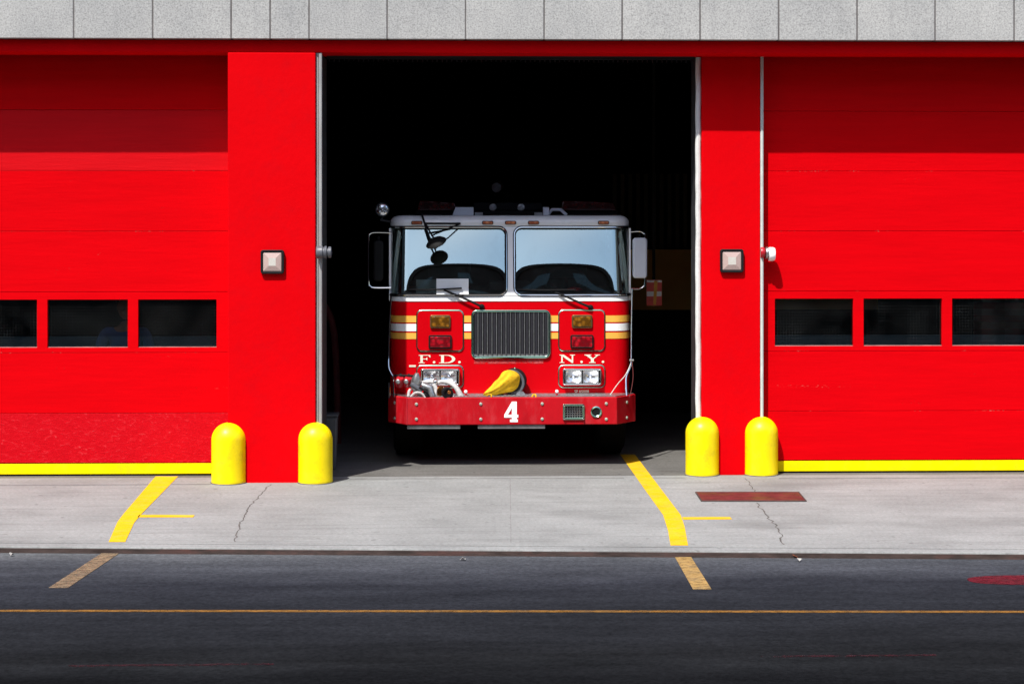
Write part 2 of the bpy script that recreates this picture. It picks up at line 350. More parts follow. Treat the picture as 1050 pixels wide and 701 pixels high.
def bx(bm, x0, x1, y0, y1, z0, z1, mi=0):
    vs = [bm.verts.new((x, y, z)) for z in (z0, z1) for y in (y0, y1) for x in (x0, x1)]
    for f in ((0, 2, 3, 1), (4, 5, 7, 6), (0, 1, 5, 4), (2, 6, 7, 3), (0, 4, 6, 2), (1, 3, 7, 5)):
        bm.faces.new([vs[i] for i in f]).material_index = mi
    return vs
def box(*a): 
    bm = bmesh.new(); bx(bm, *a); return bm
def tube(bm, pts, r, seg=10, caps=True, smooth_n=0, mi=0):
    pts = [Vector(p) for p in pts]
    if smooth_n:
        q = []
        n = len(pts)
        for i in range(n-1):
            p0 = pts[max(i-1, 0)]; p1 = pts[i]; p2 = pts[i+1]; p3 = pts[min(i+2, n-1)]
            for k in range(smooth_n):
                t = k/smooth_n
                q.append(0.5*((2*p1)+(p2-p0)*t+(2*p0-5*p1+4*p2-p3)*t*t+(3*p1-p0-3*p2+p3)*t**3))
        q.append(pts[-1]); pts = q
    n = len(pts); rs = r if isinstance(r, (list, tuple)) else [r]*n
    if len(rs) != n: rs = [rs[0]+(rs[-1]-rs[0])*i/(n-1) for i in range(n)]
    closed = (pts[0]-pts[-1]).length < 1e-6
    up = None; rings = []
    for i, p in enumerate(pts):
        t = (pts[min(i+1, n-1)]-pts[max(i-1, 0)])
        if closed and i in (0, n-1): t = pts[1]-pts[n-2]
        t.normalize()
        if up is None:
            up = t.orthogonal().normalized()
        else:
            up = (up - t*up.dot(t)); up.normalize()
        b = t.cross(up)
        rings.append([bm.verts.new(p + (up*math.cos(2*math.pi*k/seg)+b*math.sin(2*math.pi*k/seg))*rs[i]) for k in range(seg)])
    for a, b in zip(rings, rings[1:]):
        for k in range(seg):
            bm.faces.new((a[k], a[(k+1) % seg], b[(k+1) % seg], b[k])).material_index = mi
    if caps and not closed:
        bm.faces.new(rings[0][::-1]).material_index = mi; bm.faces.new(rings[-1]).material_index = mi
    return bm
def T(pts, r, **kw):
    return tube(bmesh.new(), pts, r, **kw)
def lathe(bm, prof, center, axis=(0, 0, 1), seg=28, mi=0):
    axis = Vector(axis).normalized(); q = Vector((0, 0, 1)).rotation_difference(axis); c = Vector(center)
    rings = []
    for (r, h) in prof:
        if r < 1e-6: rings.append([bm.verts.new(c + q @ Vector((0, 0, h)))])
        else: rings.append([bm.verts.new(c + q @ Vector((r*math.cos(2*math.pi*k/seg), r*math.sin(2*math.pi*k/seg), h))) for k in range(seg)])
    for a, b in zip(rings, rings[1:]):
        for k in range(seg):
            v = [a[k % len(a)], a[(k+1) % len(a)], b[(k+1) % len(b)], b[k % len(b)]]
            v = list(dict.fromkeys(v))
            if len(v) > 2: bm.faces.new(v).material_index = mi
    for rg, fl in ((rings[0], True), (rings[-1], False)):
        if len(rg) > 2 and rg is rings[0] or len(rg) > 2 and rg is rings[-1]:
            bm.faces.new(rg[::-1] if fl else rg).material_index = mi
    return bm
def L(prof, center, axis=(0, 0, 1), seg=28): return lathe(bmesh.new(), prof, center, axis, seg)
def prism(bm, pts, d, mi=0):
    """polygon (list of 3d points) extruded by vector d"""
    d = Vector(d); a = [bm.verts.new(Vector(p)) for p in pts]; b = [bm.verts.new(Vector(p)+d) for p in pts]
    n = len(a)
    bm.faces.new(a).material_index = mi; bm.faces.new(b[::-1]).material_index = mi
    for i in range(n): bm.faces.new((a[i], b[i], b[(i+1) % n], a[(i+1) % n])).material_index = mi
    return bm
def rr(x0, x1, z0, z1, r, n=6):
    o = []
    for cx, cz, a0 in ((x1-r, z1-r, 0), (x0+r, z1-r, 90), (x0+r, z0+r, 180), (x1-r, z0+r, 270)):
        for k in range(n+1):
            a = R(a0+90*k/n); o.append((cx+r*math.cos(a), cz+r*math.sin(a)))
    return o
def frame(bm, o, i, y0, y1, mi=0):
    """ring between outline o and inner outline i (same count), y0 front, y1 back"""
    n = len(o)
    ring = [[bm.verts.new((p[0], y, p[1])) for p in q] for q, y in ((o, y1), (o, y0), (i, y0), (i, y1))]
    for a, b in zip(ring, ring[1:]+ring[:1]):
        for k in range(n): bm.faces.new((a[k], a[(k+1) % n], b[(k+1) % n], b[k])).material_index = mi
    return bm
def xz(pts, y): return [(p[0], y, p[1]) for p in pts]
def flat(pts): # sheet polygon
    bm = bmesh.new(); bm.faces.new([bm.verts.new(Vector(p)) for p in pts]); return bm
def sheet(pts, t=0.003):
    return prism(bmesh.new(), pts, (0, 0, t))
def curve_mesh(splines, ext):
    cu = bpy.data.curves.new('tmp', 'CURVE'); cu.dimensions = '2D'; cu.fill_mode = 'BOTH'; cu.extrude = ext
    for s in splines:
        sp = cu.splines.new('POLY'); sp.points.add(len(s)-1)
        for p, q in zip(sp.points, s): p.co = (q[0], q[1], 0, 1)
        sp.use_cyclic_u = True
    o = bpy.data.objects.new('tmp', cu)
    me = bpy.data.meshes.new_from_object(o); bm = bmesh.new(); bm.from_mesh(me)
    bpy.data.objects.remove(o); bpy.data.curves.remove(cu); bpy.data.meshes.remove(me)
    return bm
def merge(bm, other, mtx=None):
    if mtx is not None: bmesh.ops.transform(other, matrix=mtx, verts=other.verts)
    me = bpy.data.meshes.new('tmp'); other.to_mesh(me); other.free(); bm.from_mesh(me); bpy.data.meshes.remove(me); return bm
GL = {
 'F': [[(0,0),(.5,0),(.5,.06),(.34,.1),(.34,.47),(.6,.47),(.66,.36),(.71,.36),(.71,.68),(.66,.68),(.6,.55),(.34,.55),(.34,.92),(.78,.92),(.92,.7),(.97,.7),(.95,1),(0,1),(0,.94),(.14,.9),(.14,.1),(0,.06)]],
 'D': [[(0,0),(.5,0)]+[(.5+.5*math.sin(R(a)), .5-.5*math.cos(R(a))) for a in range(15, 180, 15)]+[(.5,1),(0,1),(0,.94),(.13,.9),(.13,.1),(0,.06)],
       [(.3,.08),(.3,.92),(.46,.92)]+[(.46+.34*math.sin(R(a)), .5+.42*math.cos(R(a))) for a in range(15, 180, 15)]+[(.46,.08)]],
 'N': [[(0,0),(.32,0),(.32,.06),(.21,.1),(.21,.78),(.8,0),(.88,0),(.88,.9),(1,.94),(1,1),(.68,1),(.68,.94),(.79,.9),(.79,.32),(.28,1),(0,1),(0,.94),(.12,.86),(.12,.1),(0,.06)]],
 'Y': [[(.3,0),(.72,0),(.72,.06),(.6,.1),(.6,.45),(.88,.9),(1,.94),(1,1),(.66,1),(.66,.94),(.78,.9),(.55,.54),(.33,.9),(.44,.94),(.44,1),(0,1),(0,.94),(.1,.9),(.42,.45),(.42,.1),(.3,.06)]],
 '.': [[(.5+.5*math.cos(R(a)), .5+.5*math.sin(R(a))) for a in range(0, 360, 30)]],
 '4': [[(.42,0),(1,0),(1,.13),(.92,.13),(.92,.22),(1.03,.22),(1.03,.36),(.92,.36),(.92,1),(.56,1),(0,.36),(0,.22),(.56,.22),(.56,.13),(.42,.13)],[(.27,.36),(.56,.68),(.56,.36)]],
}
def glyph(bm, ch, x0, x1, z0, z1, y):
    g = curve_mesh(GL[ch], 0.0015)
    mtx = Matrix(((x1-x0, 0, 0, x0), (0, 0, -1, y), (0, z1-z0, 0, z0), (0, 0, 0, 1)))
    return merge(bm, g, mtx)
def text_bm(s, x0, x1, z0, z1, y):
    cu = bpy.data.curves.new('tmp', 'FONT'); cu.body = s; cu.extrude = 0.002; cu.size = 1
    o = bpy.data.objects.new('tmp', cu)
    me = bpy.data.meshes.new_from_object(o); bm = bmesh.new(); bm.from_mesh(me)
    bpy.data.objects.remove(o); bpy.data.curves.remove(cu); bpy.data.meshes.remove(me)
    xs = [v.co.x for v in bm.verts]; ys = [v.co.y for v in bm.verts]
    sx = (x1-x0)/(max(xs)-min(xs)); sz = (z1-z0)/(max(ys)-min(ys))
    bmesh.ops.transform(bm, matrix=Matrix(((sx, 0, 0, x0-min(xs)*sx), (0, 0, -0.3, y), (0, sz, 0, z0-min(ys)*sz), (0, 0, 0, 1))), verts=bm.verts)
    return bm

# ------------------------------------------------------------------ setting: ground
kL, kR = G(0, 559.8), G(1050, 566.5)
ks = (kR.y-kL.y)/(kR.x-kL.x)
def ky(x): return kL.y+ks*(x-kL.x)
RZ = -0.05
XW = 40
bm = bmesh.new(); bx(bm, -XW*3, XW*3, -120, 120, -0.6, -0.30); struct('ground', bm, 'brick_far', smooth=0)
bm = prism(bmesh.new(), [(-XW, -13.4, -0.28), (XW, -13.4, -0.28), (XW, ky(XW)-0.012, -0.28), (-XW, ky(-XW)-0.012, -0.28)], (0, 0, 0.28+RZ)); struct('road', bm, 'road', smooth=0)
bm = bmesh.new(); bx(bm, -XW, XW, -22, -13.4, -0.28, 0.03); struct('far_sidewalk', bm, 'concrete', smooth=0)
SW = 0.46
bm = prism(bmesh.new(), [(-XW, ky(-XW)+0.16, -0.2), (XW, ky(XW)+0.16, -0.2), (XW, SW, -0.2), (-XW, SW, -0.2)], (0, 0, 0.2)); struct('sidewalk', bm, 'concrete', smooth=0)
bm = prism(bmesh.new(), [(-XW, ky(-XW), -0.2), (XW, ky(XW), -0.2), (XW, ky(XW)+0.154, -0.2), (-XW, ky(-XW)+0.154, -0.2)], (0, 0, 0.199)); struct('kerb', bm, 'kerb', smooth=0, bevel=0.01)
bm = prism(bmesh.new(), [(-XW, ky(-XW)-0.011, -0.2), (XW, ky(XW)-0.011, -0.2), (XW, ky(XW)-0.001, -0.2), (-XW, ky(-XW)-0.001, -0.2)], (0, 0, 0.187)); struct('kerb_facing', bm, 'rust', smooth=0)
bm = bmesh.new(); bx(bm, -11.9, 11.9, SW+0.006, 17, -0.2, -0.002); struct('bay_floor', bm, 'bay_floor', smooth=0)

def strip(name, pix, m, z=0.0, t=0.003, n=None):
    return struct(name, sheet([G(px, py, z) + Vector((0, 0, 0.001)) for px, py in pix], t), m, smooth=0)
# markings
strip('yellow_line', [(159.5, 488.5), (182.5, 488.5), (144.5, 527.5), (137.5, 536), (128.5, 555.5), (111.5, 555.5), (120.5, 535), (127, 526.5)], 'line_yellow')
strip('yellow_line', [(636, 466), (651, 466), (698, 528), (702, 540), (705.5, 559), (687.5, 559), (685, 544), (680, 528), (662, 503)], 'line_yellow')
strip('yellow_line', [(143, 527.8), (199.5, 528.2), (198, 530.2), (141, 530.2)], 'line_yellow')
strip('yellow_line', [(699.5, 530.2), (748.5, 530.0), (750.5, 532.3), (700.5, 532.6)], 'line_yellow')
strip('road_line', [(107.5, 565), (125.5, 565), (70, 602.5), (50, 602.5)], 'line_faded_brown', RZ)
strip('road_line', [(691.5, 570), (708, 570), (729.5, 604), (710.5, 604)], 'line_faded', RZ)
strip('road_line', [(-300, 625.0), (1350, 626.6), (1350, 628.4), (-300, 626.6)], 'line_road', RZ)
oc = G(1058, 594.5, RZ); ow = abs(G(992, 594.5, RZ).x-oc.x); oh = abs(G(1050, 589.5, RZ).y-G(1050, 599, RZ).y)/2
bm = bmesh.new(); prism(bm, [(oc.x+ow*math.copysign(abs(math.cos(a))**0.8, math.cos(a)), oc.y+oh*math.copysign(abs(math.sin(a))**0.8, math.sin(a)), RZ+0.001) for a in [2*math.pi*k/40 for k in range(40)]], (0, 0, 0.003)); struct('red_marking', bm, 'line_red', smooth=0)
strip('red_line', [(70, 682), (280, 680), (281, 681.2), (71, 683.4)], 'line_red_faint', RZ)
strip('red_line', [(780, 672.3), (960, 671), (960, 672.2), (781, 673.5)], 'line_red_faint', RZ)
# cracks and joints
def crack(pix, w, m='crack', jit=0.02, name='sidewalk_crack'):
    rnd = random.Random(int(pix[0][0])); pts = []
    g = [G(*p) for p in pix]
    for a, b in zip(g, g[1:]):
        k = max(2, int((b-a).length/0.07))
        for i in range(k): pts.append(a.lerp(b, i/k)+Vector((rnd.uniform(-jit, jit), 0, 0)))
    pts.append(g[-1])
    lft = [p+Vector((-w*rnd.uniform(.4, 1), 0, 0.001)) for p in pts]; rgt = [p+Vector((w*rnd.uniform(.4, 1), 0, 0.001)) for p in pts]
    bm = bmesh.new()
    a = [bm.verts.new(p) for p in lft]; b = [bm.verts.new(p) for p in rgt]
    for i in range(len(a)-1): bm.faces.new((a[i], b[i], b[i+1], a[i+1]))
    struct(name, bm, m, smooth=0)
crack([(277, 496.5), (256, 519), (247, 535), (241, 555)], 0.008, 'crack', 0.012)
crack([(765, 490), (771, 500), (776, 504.6)], 0.006, 'crack', .012)
crack([(776, 515), (785, 527), (797, 540), (804, 558)], 0.009, jit=0.018)
crack([(523, 490), (523.5, 520), (524, 556)], 0.004, 'joint', 0.002, 'sidewalk_joint')
crack([(-100, 553), (-60, 530), (-20, 500)], 0.004, 'joint', 0.002, 'sidewalk_joint')
for q_ in ([(-60, 497.2), (216, 495.8), (216, 496.5), (-60, 498.0)], [(344, 490.6), (640, 489.6), (640, 490.1), (344, 491.1)], [(662, 489.6), (702, 489.4), (702, 489.9), (662, 490.1)], [(799, 489.9), (1110, 488.9), (1110, 489.5), (799, 490.5)]):
    strip('sidewalk_joint', q_, 'joint', 0.0, 0.002)
# two pieces of red painted plate in the walk
pl = thing('access_plate', G(770, 509.5), 'red brown steel cover plate set in the sidewalk in front of the narrow pillar', 'cover plate')
c4 = [G(713.5, 505), G(819, 505), G(826.5, 514), G(719.5, 514)]
obj('plate', prism(bmesh.new(), [p+Vector((0, 0, 0.002)) for p in c4], (0, 0, 0.006)), 'plate', pl, smooth=0)
bm = bmesh.new()
for i in range(4):
    a, b = c4[i], c4[(i+1) % 4]; tube(bm, [a+Vector((0, 0, 0.004)), b+Vector((0, 0, 0.004))], 0.008, seg=6)
obj('plate_rim', bm, 'rust', pl)

# ------------------------------------------------------------------ fire station
FS = thing('fire_station', (0, 0.1, 0), 'fire station front with red pillars and doors under a grey granite band', 'fire station')
zS = PZ(40.5, 0.0)                       # underside of the granite band
yl = 0.07; yp = 0.50; yd = 0.62
# granite slabs: joints as measured, slabs two courses high
jx = [PX(p, 0) for p in (75.5, 156.5, 237, 277, 317, 397, 477.5, 558, 638, 718, 798.5, 879, 959, 1040)]
w80 = jx[1]-jx[0]
xs = [jx[0]-w80*k for k in range(9, 0, -1)]+jx+[jx[-1]+w80*k for k in range(1, 10)]
bm = bmesh.new(); g = 0.006
rnd = random.Random(3)
for a, b in zip(xs, xs[1:]):
    for r0, r1 in ((zS, zS+0.9), (zS+0.9, zS+1.8), (zS+1.8, zS+2.7)):
        dy = rnd.uniform(0, 0.004)
        bx(bm, a+g, b-g, dy, 0.20, r0+(0 if r0 == zS else g), r1-g)
obj('granite_band', bm, 'stone', FS, smooth=0, bevel=0.004, seg=1)
xa, xb = xs[0], xs[-1]
obj('band_backing', box(xa, xb, 0.0055, 0.45, zS+0.002, zS+2.69), 'mortar', FS, smooth=0)
zl = PZ(54.4, yl)
bm = box(xa, xb, yl+0.016, 0.452, zl, zS-0.004)
obj('lintel', bm, 'wall_red', FS, smooth=0, bevel=0.008)
# pillars
x1, x2 = PX(233.5, yl), PX(323.5, yl)
obj('pillar', box(x1, x2, yl, 0.63, -0.01, zl-0.003), 'wall_red', FS, smooth=0, bevel=0.008, label='wide red pillar standing forward of the doors')
x3, x4 = PX(719.5, yp), PX(779.5, yp)
obj('pillar', box(x3, x4, yp, 0.95, -0.01, zl+0.2), 'wall_red', FS, smooth=0, bevel=0.008, label='narrow red pillar set back behind the lintel')
# door head above everything, set back
obj('door_head', box(xa, xb, 0.64, 0.95, PZ(56, 0.64), zS+2.6), 'wall_red', FS, smooth=0)
DW = 4.25
obj('pillar', box(x1-DW-0.95, x1-DW, yl, 0.95, -0.01, zl-0.003), 'wall_red', FS, smooth=0, bevel=0.008)
obj('pillar', box(x4+0.03+DW, x4+DW+0.7, yp, 0.95, -0.01, zl+0.2), 'wall_red', FS, smooth=0, bevel=0.008)
obj('end_wall', box(xa, x1-DW-0.954, 0.3, 0.95, -0.01, zl+0.2), 'wall_red', FS, smooth=0)
obj('end_wall', box(x4+DW+0.704, xb, 0.3, 0.95, -0.01, zl+0.2), 'wall_red', FS, smooth=0)
# interior
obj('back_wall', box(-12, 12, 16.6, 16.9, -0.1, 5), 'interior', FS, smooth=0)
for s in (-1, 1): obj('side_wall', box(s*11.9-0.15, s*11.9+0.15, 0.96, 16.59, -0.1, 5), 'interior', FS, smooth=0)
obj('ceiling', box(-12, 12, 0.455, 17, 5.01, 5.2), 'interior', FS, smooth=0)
bm = bmesh.new()
for k in range(8): bx(bm, -11.7, 11.7, 2.0+k*1.9, 2.15+k*1.9, 4.7, 5.005)
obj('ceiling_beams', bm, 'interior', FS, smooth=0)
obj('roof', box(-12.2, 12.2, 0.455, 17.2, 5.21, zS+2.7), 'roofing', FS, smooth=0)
# partly visible inner partition on the right, tan dado and ribbed board above it
ypn = 6.5
zpt = PZ(318, ypn)
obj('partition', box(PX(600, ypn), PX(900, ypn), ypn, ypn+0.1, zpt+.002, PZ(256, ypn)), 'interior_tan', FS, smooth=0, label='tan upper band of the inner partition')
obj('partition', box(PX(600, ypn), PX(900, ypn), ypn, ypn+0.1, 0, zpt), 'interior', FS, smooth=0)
bm = bmesh.new()
for k in range(24): 
    xx = PX(628+k*8, ypn+0.2); bx(bm, xx, xx+0.05, ypn+0.12, ypn+0.2, PZ(255, ypn), PZ(178, ypn))
obj('ribbed_partition', bm, 'rib', FS, smooth=0)

def garage_door(xl, xr, win, label, ply):
    d = bpy.data.objects.new('garage_door', None); COL.objects.link(d); d.parent = FS
    d.location = Vector(((xl+xr)/2, yd, 0))-WLOC[FS.name]; WLOC[d.name] = Vector(((xl+xr)/2, yd, 0)); d['label'] = label
    zb = [0.018+0.605*k for k in range(8)]
    zw0, zw1 = PZ(355.5, yd), PZ(306.5, yd)
    for k in range(7):
        z0, z1 = zb[k]+0.0018, zb[k+1]-0.0018
        dy = [0.0, 0.002, 0.0, 0.0015, 0.0, 0.0025, 0.001][k]
        bm = bmesh.new(); y0 = yd+dy; y1 = yd+0.05
        if k == 0: z0 = PZ(472.5, yd)
        if k == 2:
            e = [xl]+[c for w in win for c in w]+[xr]
            for i in range(0, len(e), 2): bx(bm, e[i], e[i+1], y0, y1, z0, z1)
            for w in win:
                bx(bm, w[0], w[1], y0, y1, z0, zw0); bx(bm, w[0], w[1], y0, y1, zw1, z1)
        else: bx(bm, xl, xr, y0, y1, z0, z1)
        m = 'plywood' if (k == 0 and ply) else ('door_red_fresh' if (k == 5 and ply) else 'door_red')
        obj('door_panel', bm, m, d, smooth=0, bevel=0.002 if k != 2 else 0, label='bottom panel patched with rough red plywood' if (k == 0 and ply) else None)
    for w in win:
        if w[1] < -8 or w[0] > 8: continue
        obj('window_pane', box(w[0]-0.004, w[1]+0.004, yd+0.032, yd+0.04, zw0-0.004, zw1+0.004), 'door_glass', d, smooth=0)
        obj('window_sill', box(w[0]+0.002, w[1]-0.002, yd+0.012, yd+0.03, zw0+0.001, zw0+0.007), 'sill', d, smooth=0)
    bm = box(xl, xr, yd-0.008, yd+0.048, 0.016, PZ(473.5, yd)); obj('bottom_strip', bm, 'yellow_strip', d, smooth=0, bevel=0.003)
    bm = box(xl, xr, yd+0.004, yd+0.044, -0.001, 0.015); obj('bottom_seal', bm, 'black', d, smooth=0)
    return d
wl = [(PX(141.5, yd), PX(222, yd)), (PX(48.5, yd), PX(131, yd))]
stp = wl[0][0]-wl[1][0]; wl = sorted(wl+[(wl[1][0]-stp, wl[1][1]-stp), (wl[1][0]-2*stp, wl[1][1]-2*stp)])
garage_door(x1-DW+0.003, x1-0.003+0.05, wl, 'closed red sectional door left of the wide pillar', True)
wr = [(PX(794.5, yd), PX(875, yd)), (PX(885.5, yd), PX(966, yd))]
stp = wr[1][0]-wr[0][0]; wr = wr+[(wr[1][0]+stp, wr[1][1]+stp), (wr[1][0]+2*stp, wr[1][1]+2*stp)]
garage_door(x4-0.04, x4+DW+0.02, wr, 'closed red sectional door right of the narrow pillar', False)
# open bay: left aluminium track, right weather strip, header brush seal
a, b = PX(324, 0.3), PX(330.5, 0.3)
bm = bmesh.new(); bx(bm, x2+0.002, x2+0.026, 0.10, 0.16, 0, zl-0.004); bx(bm, x2+0.03, x2+0.06, 0.082, 0.16, 0, zl-0.004)
obj('door_track', bm, 'alu', FS, smooth=0, bevel=0.004)
obj('added_jamb_lining', box(x2+0.001, x2+0.05, 0.165, 0.9, 0, zl-0.004), 'dark', FS, smooth=0)  # dark linings added to keep pillar red out of the windshield reflection
obj('added_jamb_lining', box(x3-0.05, x3-0.001, 0.585, 0.94, 0, zl-0.004), 'dark', FS, smooth=0)
bm = bmesh.new(); pts = []
rnd = random.Random(5)
for k in range(34): pts.append((x3-0.028+rnd.uniform(-.003, .003), 0.55, 0.0+k*(zl-0.0)/33))
tube(bm, pts, 0.029, seg=10, smooth_n=3); bmesh.ops.scale(bm, verts=bm.verts, vec=(1, 1, 1))
obj('weather_strip', bm, 'jamb_white', FS)
bm = bmesh.new()
bx(bm, x2+0.07, x3-0.06, 0.56, 0.6, PZ(61, .56), PZ(56, .56))
for k in range(75):
    xx = x2+0.1+k*(x3-x2-0.2)/74; tube(bm, [(xx, 0.555, PZ(61, .56)), (xx+rnd.uniform(-.004, .004), 0.55, PZ(63.2+rnd.uniform(0, 1.2), .56))], 0.006, seg=5)
obj('brush_seal', bm, 'dark', FS, smooth=0)

# ------------------------------------------------------------------ opposite side of the street (seen in the glass)
OB = thing('apartment_building', (0, -20.5, 0), 'long dark brick block across the street mirrored in the windshield', 'building')
zt = 11.6
obj('wall', box(-24, 24, -30, -20.5, 0, zt), 'brick_far', OB, smooth=0)
obj('cornice', box(-24.2, 24.2, -20.9, -20.2, zt+0.003, zt+0.4), 'brick_far', OB, smooth=0)
for fl in range(3):
    for k in range(13):
        xx = -21+k*3.5
        w = obj('window', box(xx-0.6, xx+0.6, -20.49, -20.44, 1.6+fl*3.3, 3.5+fl*3.3), 'far_glass', OB, smooth=0)

# ------------------------------------------------------------------ bollards
def bollard(px, py_top, y, label):
    c = P(px, 400, y); r = 0.167; ztop = PZ(py_top, y)
    t = thing('bollard', (c.x, y, 0), label, 'bollard', 'yellow bollards beside the pillars')
    prof = [(r, 0.0), (r+0.002, 0.02), (r, 0.03)]+[(r, z) for z in (0.2, ztop-r)]
    prof += [(r*math.cos(R(a)), ztop-r+r*math.sin(R(a))) for a in range(9, 90, 9)]+[(0, ztop)]
    obj('bollard_sleeve', L(prof, (c.x, y, 0.004), seg=40), 'yellow', t, smooth=50)
    obj('base_ring', L([(r+0.008, 0.0), (r+0.008, 0.006), (r-0.01, 0.008)], (c.x, y, 0.0), seg=40), 'crack', t)
bollard(234.5, 432.5, yl+0.02, 'yellow domed bollard at the outer corner of the wide pillar by the left door')
bollard(323.5, 432.5, yl+0.02, 'yellow domed bollard between the wide pillar and the open bay')
bollard(720, 428, yp+0.02, 'yellow domed bollard between the open bay and the narrow pillar')
bollard(780.5, 428, yp+0.02, 'yellow domed bollard under the grey conduit beside the right door')

# ------------------------------------------------------------------ wall lights, alarm, conduit, photo eye
def wall_light(x0, x1, z0, z1, y, label):
    t = thing('wall_light', ((x0+x1)/2, y, z0), label, 'wall light', 'square wall lights on the pillars')
    o = rr(x0, x1, z0, z1, 0.025); i = rr(x0+0.022, x1-0.022, z0+0.022, z1-0.022, 0.01)
    bm = frame(bmesh.new(), o, i, y-0.04, y+0.0005); obj('housing', bm, 'black', t, bevel=0.006)
    bm = bmesh.new(); e = 0.024
    q = [(x0+e, z0+e), (x1-e, z0+e), (x1-e, z1-e), (x0+e, z1-e)]; ins = 0.055
    q2 = [(x0+e+ins, z0+e+ins), (x1-e-ins, z0+e+ins), (x1-e-ins, z1-e-ins), (x0+e+ins, z1-e-ins)]
    A = [bm.verts.new((p[0], y-0.032, p[1])) for p in q]; B = [bm.verts.new((p[0], y-0.047, p[1])) for p in q2]
    bm.faces.new(B).material_index = 1
    for k in range(4): bm.faces.new((A[k], A[(k+1) % 4], B[(k+1) % 4], B[k]))
    K = [bm.verts.new((p[0], y-0.01, p[1])) for p in q]; bm.faces.new(K)
    for k in range(4): bm.faces.new((A[k], A[(k+1) % 4], K[(k+1) % 4], K[k]))
    obj('diffuser', bm, ('wall_lens', 'wall_lens_centre'), t, smooth=0, bevel=0.006)
wall_light(PX(267.5, yl), PX(291.5, yl), PZ(280.5, yl), PZ(256, yl), yl, 'square black framed light on the wide red pillar')
wall_light(PX(738, yp), PX(762, yp), PZ(279.5, yp), PZ(255.5, yp), yp, 'square black framed light on the narrow red pillar')
xc = x4+0.019
cd = thing('conduit', (xc, 0.56, 0), 'thin grey conduit running down the edge of the narrow pillar beside the right door', 'pipe')
obj('pipe', T([(xc, 0.512, 0.0), (xc, 0.512, PZ(57, 0.52))], 0.017, seg=12), 'conduit', cd)
za = PZ(259.5, 0.5)
al = thing('alarm_beacon', (xc, 0.5, za), 'red and white beacon fixed to the conduit by the right door', 'alarm')
obj('base', L([(0.05, 0), (0.055, 0.015), (0.05, 0.035), (0.03, 0.05)], (xc-0.015, 0.5, za+0.005), (1, 0, 0)), 'red_part', al)
obj('collar', L([(0.058, 0.0), (0.06, 0.02), (0.045, 0.028)], (xc+0.035, 0.5, za), (1, 0, 0)), 'steel', al)
obj('lamp', L([(0.066, 0.0), (0.07, 0.012), (0.07, 0.045), (0.062, 0.062), (0.0, 0.066)], (xc+0.064, 0.5, za-0.012), (1, 0, 0)), 'white', al)
ze = PZ(258, 0.3); xe = PX(324.5, 0.03)
pe = thing('door_sensor', (xe, 0.025, ze), 'grey ribbed sensor on the aluminium track left of the open bay', 'sensor')
obj('body', L([(0.055, 0), (0.062, 0.01), (0.062, 0.06), (0.05, 0.066), (0.05, 0.075), (0.062, 0.08), (0.06, 0.1), (0.04, 0.10), (0.04, 0.112)], (xe, 0.025, ze), (1, 0, 0)), 'device', pe)
obj('cap', L([(0.042, 0), (0.055, 0.005), (0.055, 0.03), (0.03, 0.036)], (xe+0.112, 0.025, ze), (1, 0, 0)), 'device', pe)

# ------------------------------------------------------------------ fire engine
YC = 1.45
FE = thing('fire_engine', (0, 1.1, 0), 'red fire engine with white roof and striped front standing in the open bay', 'fire engine')
xo = (PX(645.5, 1.6)-PX(400.5, 1.6))/2; xm = (PX(645.5, 1.6)+PX(400.5, 1.6))/2
CR = 0.19; xst = xo-CR                     # flat half width of the front
TILT = math.tan(R(13.5)); zb0 = PZ(303, YC)
def fy(z): return YC+max(0, z-zb0)*TILT
def plan(z, off=0.0, a_end=90, n=9, back=None):
    """front outline from left side to right side at height z, grown by off"""
    y = fy(z); pts = []
    for s in (-1, 1):
        q = []
        for k in range(n+1):
            a = R(a_end*k/n); q.append((xm+s*(xst+(CR+off)*math.sin(a)), y+CR-(CR+off)*math.cos(a), z))
        pts += q[::-1] if s < 0 else q
    if back is not None: pts = [(xm-xo-off, back, z)]+pts+[(xm+xo+off, back, z)]
    return pts
def loft(bm, rows, mi=0, close=False, caps=(False, False)):
    vr = [[bm.verts.new(p) for p in r] for r in rows]; n = len(rows[0])
    for a, b in zip(vr, vr[1:]):
        for k in range(n if close else n-1): bm.faces.new((a[k], a[(k+1) % n], b[(k+1) % n], b[k])).material_index = mi
    if caps[0]: bm.faces.new(vr[0][::-1])
    if caps[1]: bm.faces.new(vr[-1])
    return bm
ZR = PZ(309, YC); ZB0 = 0.52; YBK = 4.1
# lower cab
bm = bmesh.new(); r0 = plan(ZB0, back=YBK); loft(bm, [r0, [(p[0], p[1], ZR) for p in r0]], close=True, caps=(True, True))
obj('cab_body', bm, 'truck_red', FE, smooth=30)
# white band below the glass
bm = bmesh.new(); zt0 = zb0
loft(bm, [[(p[0], p[1], ZR+0.003) for p in plan(zb0, 0.006, back=YBK)], plan(zb0-0.012, 0.006, back=YBK), plan(zb0, 0.0, back=YBK)], close=True, caps=(True, True))
obj('cab_band', bm, 'white', FE, smooth=30)
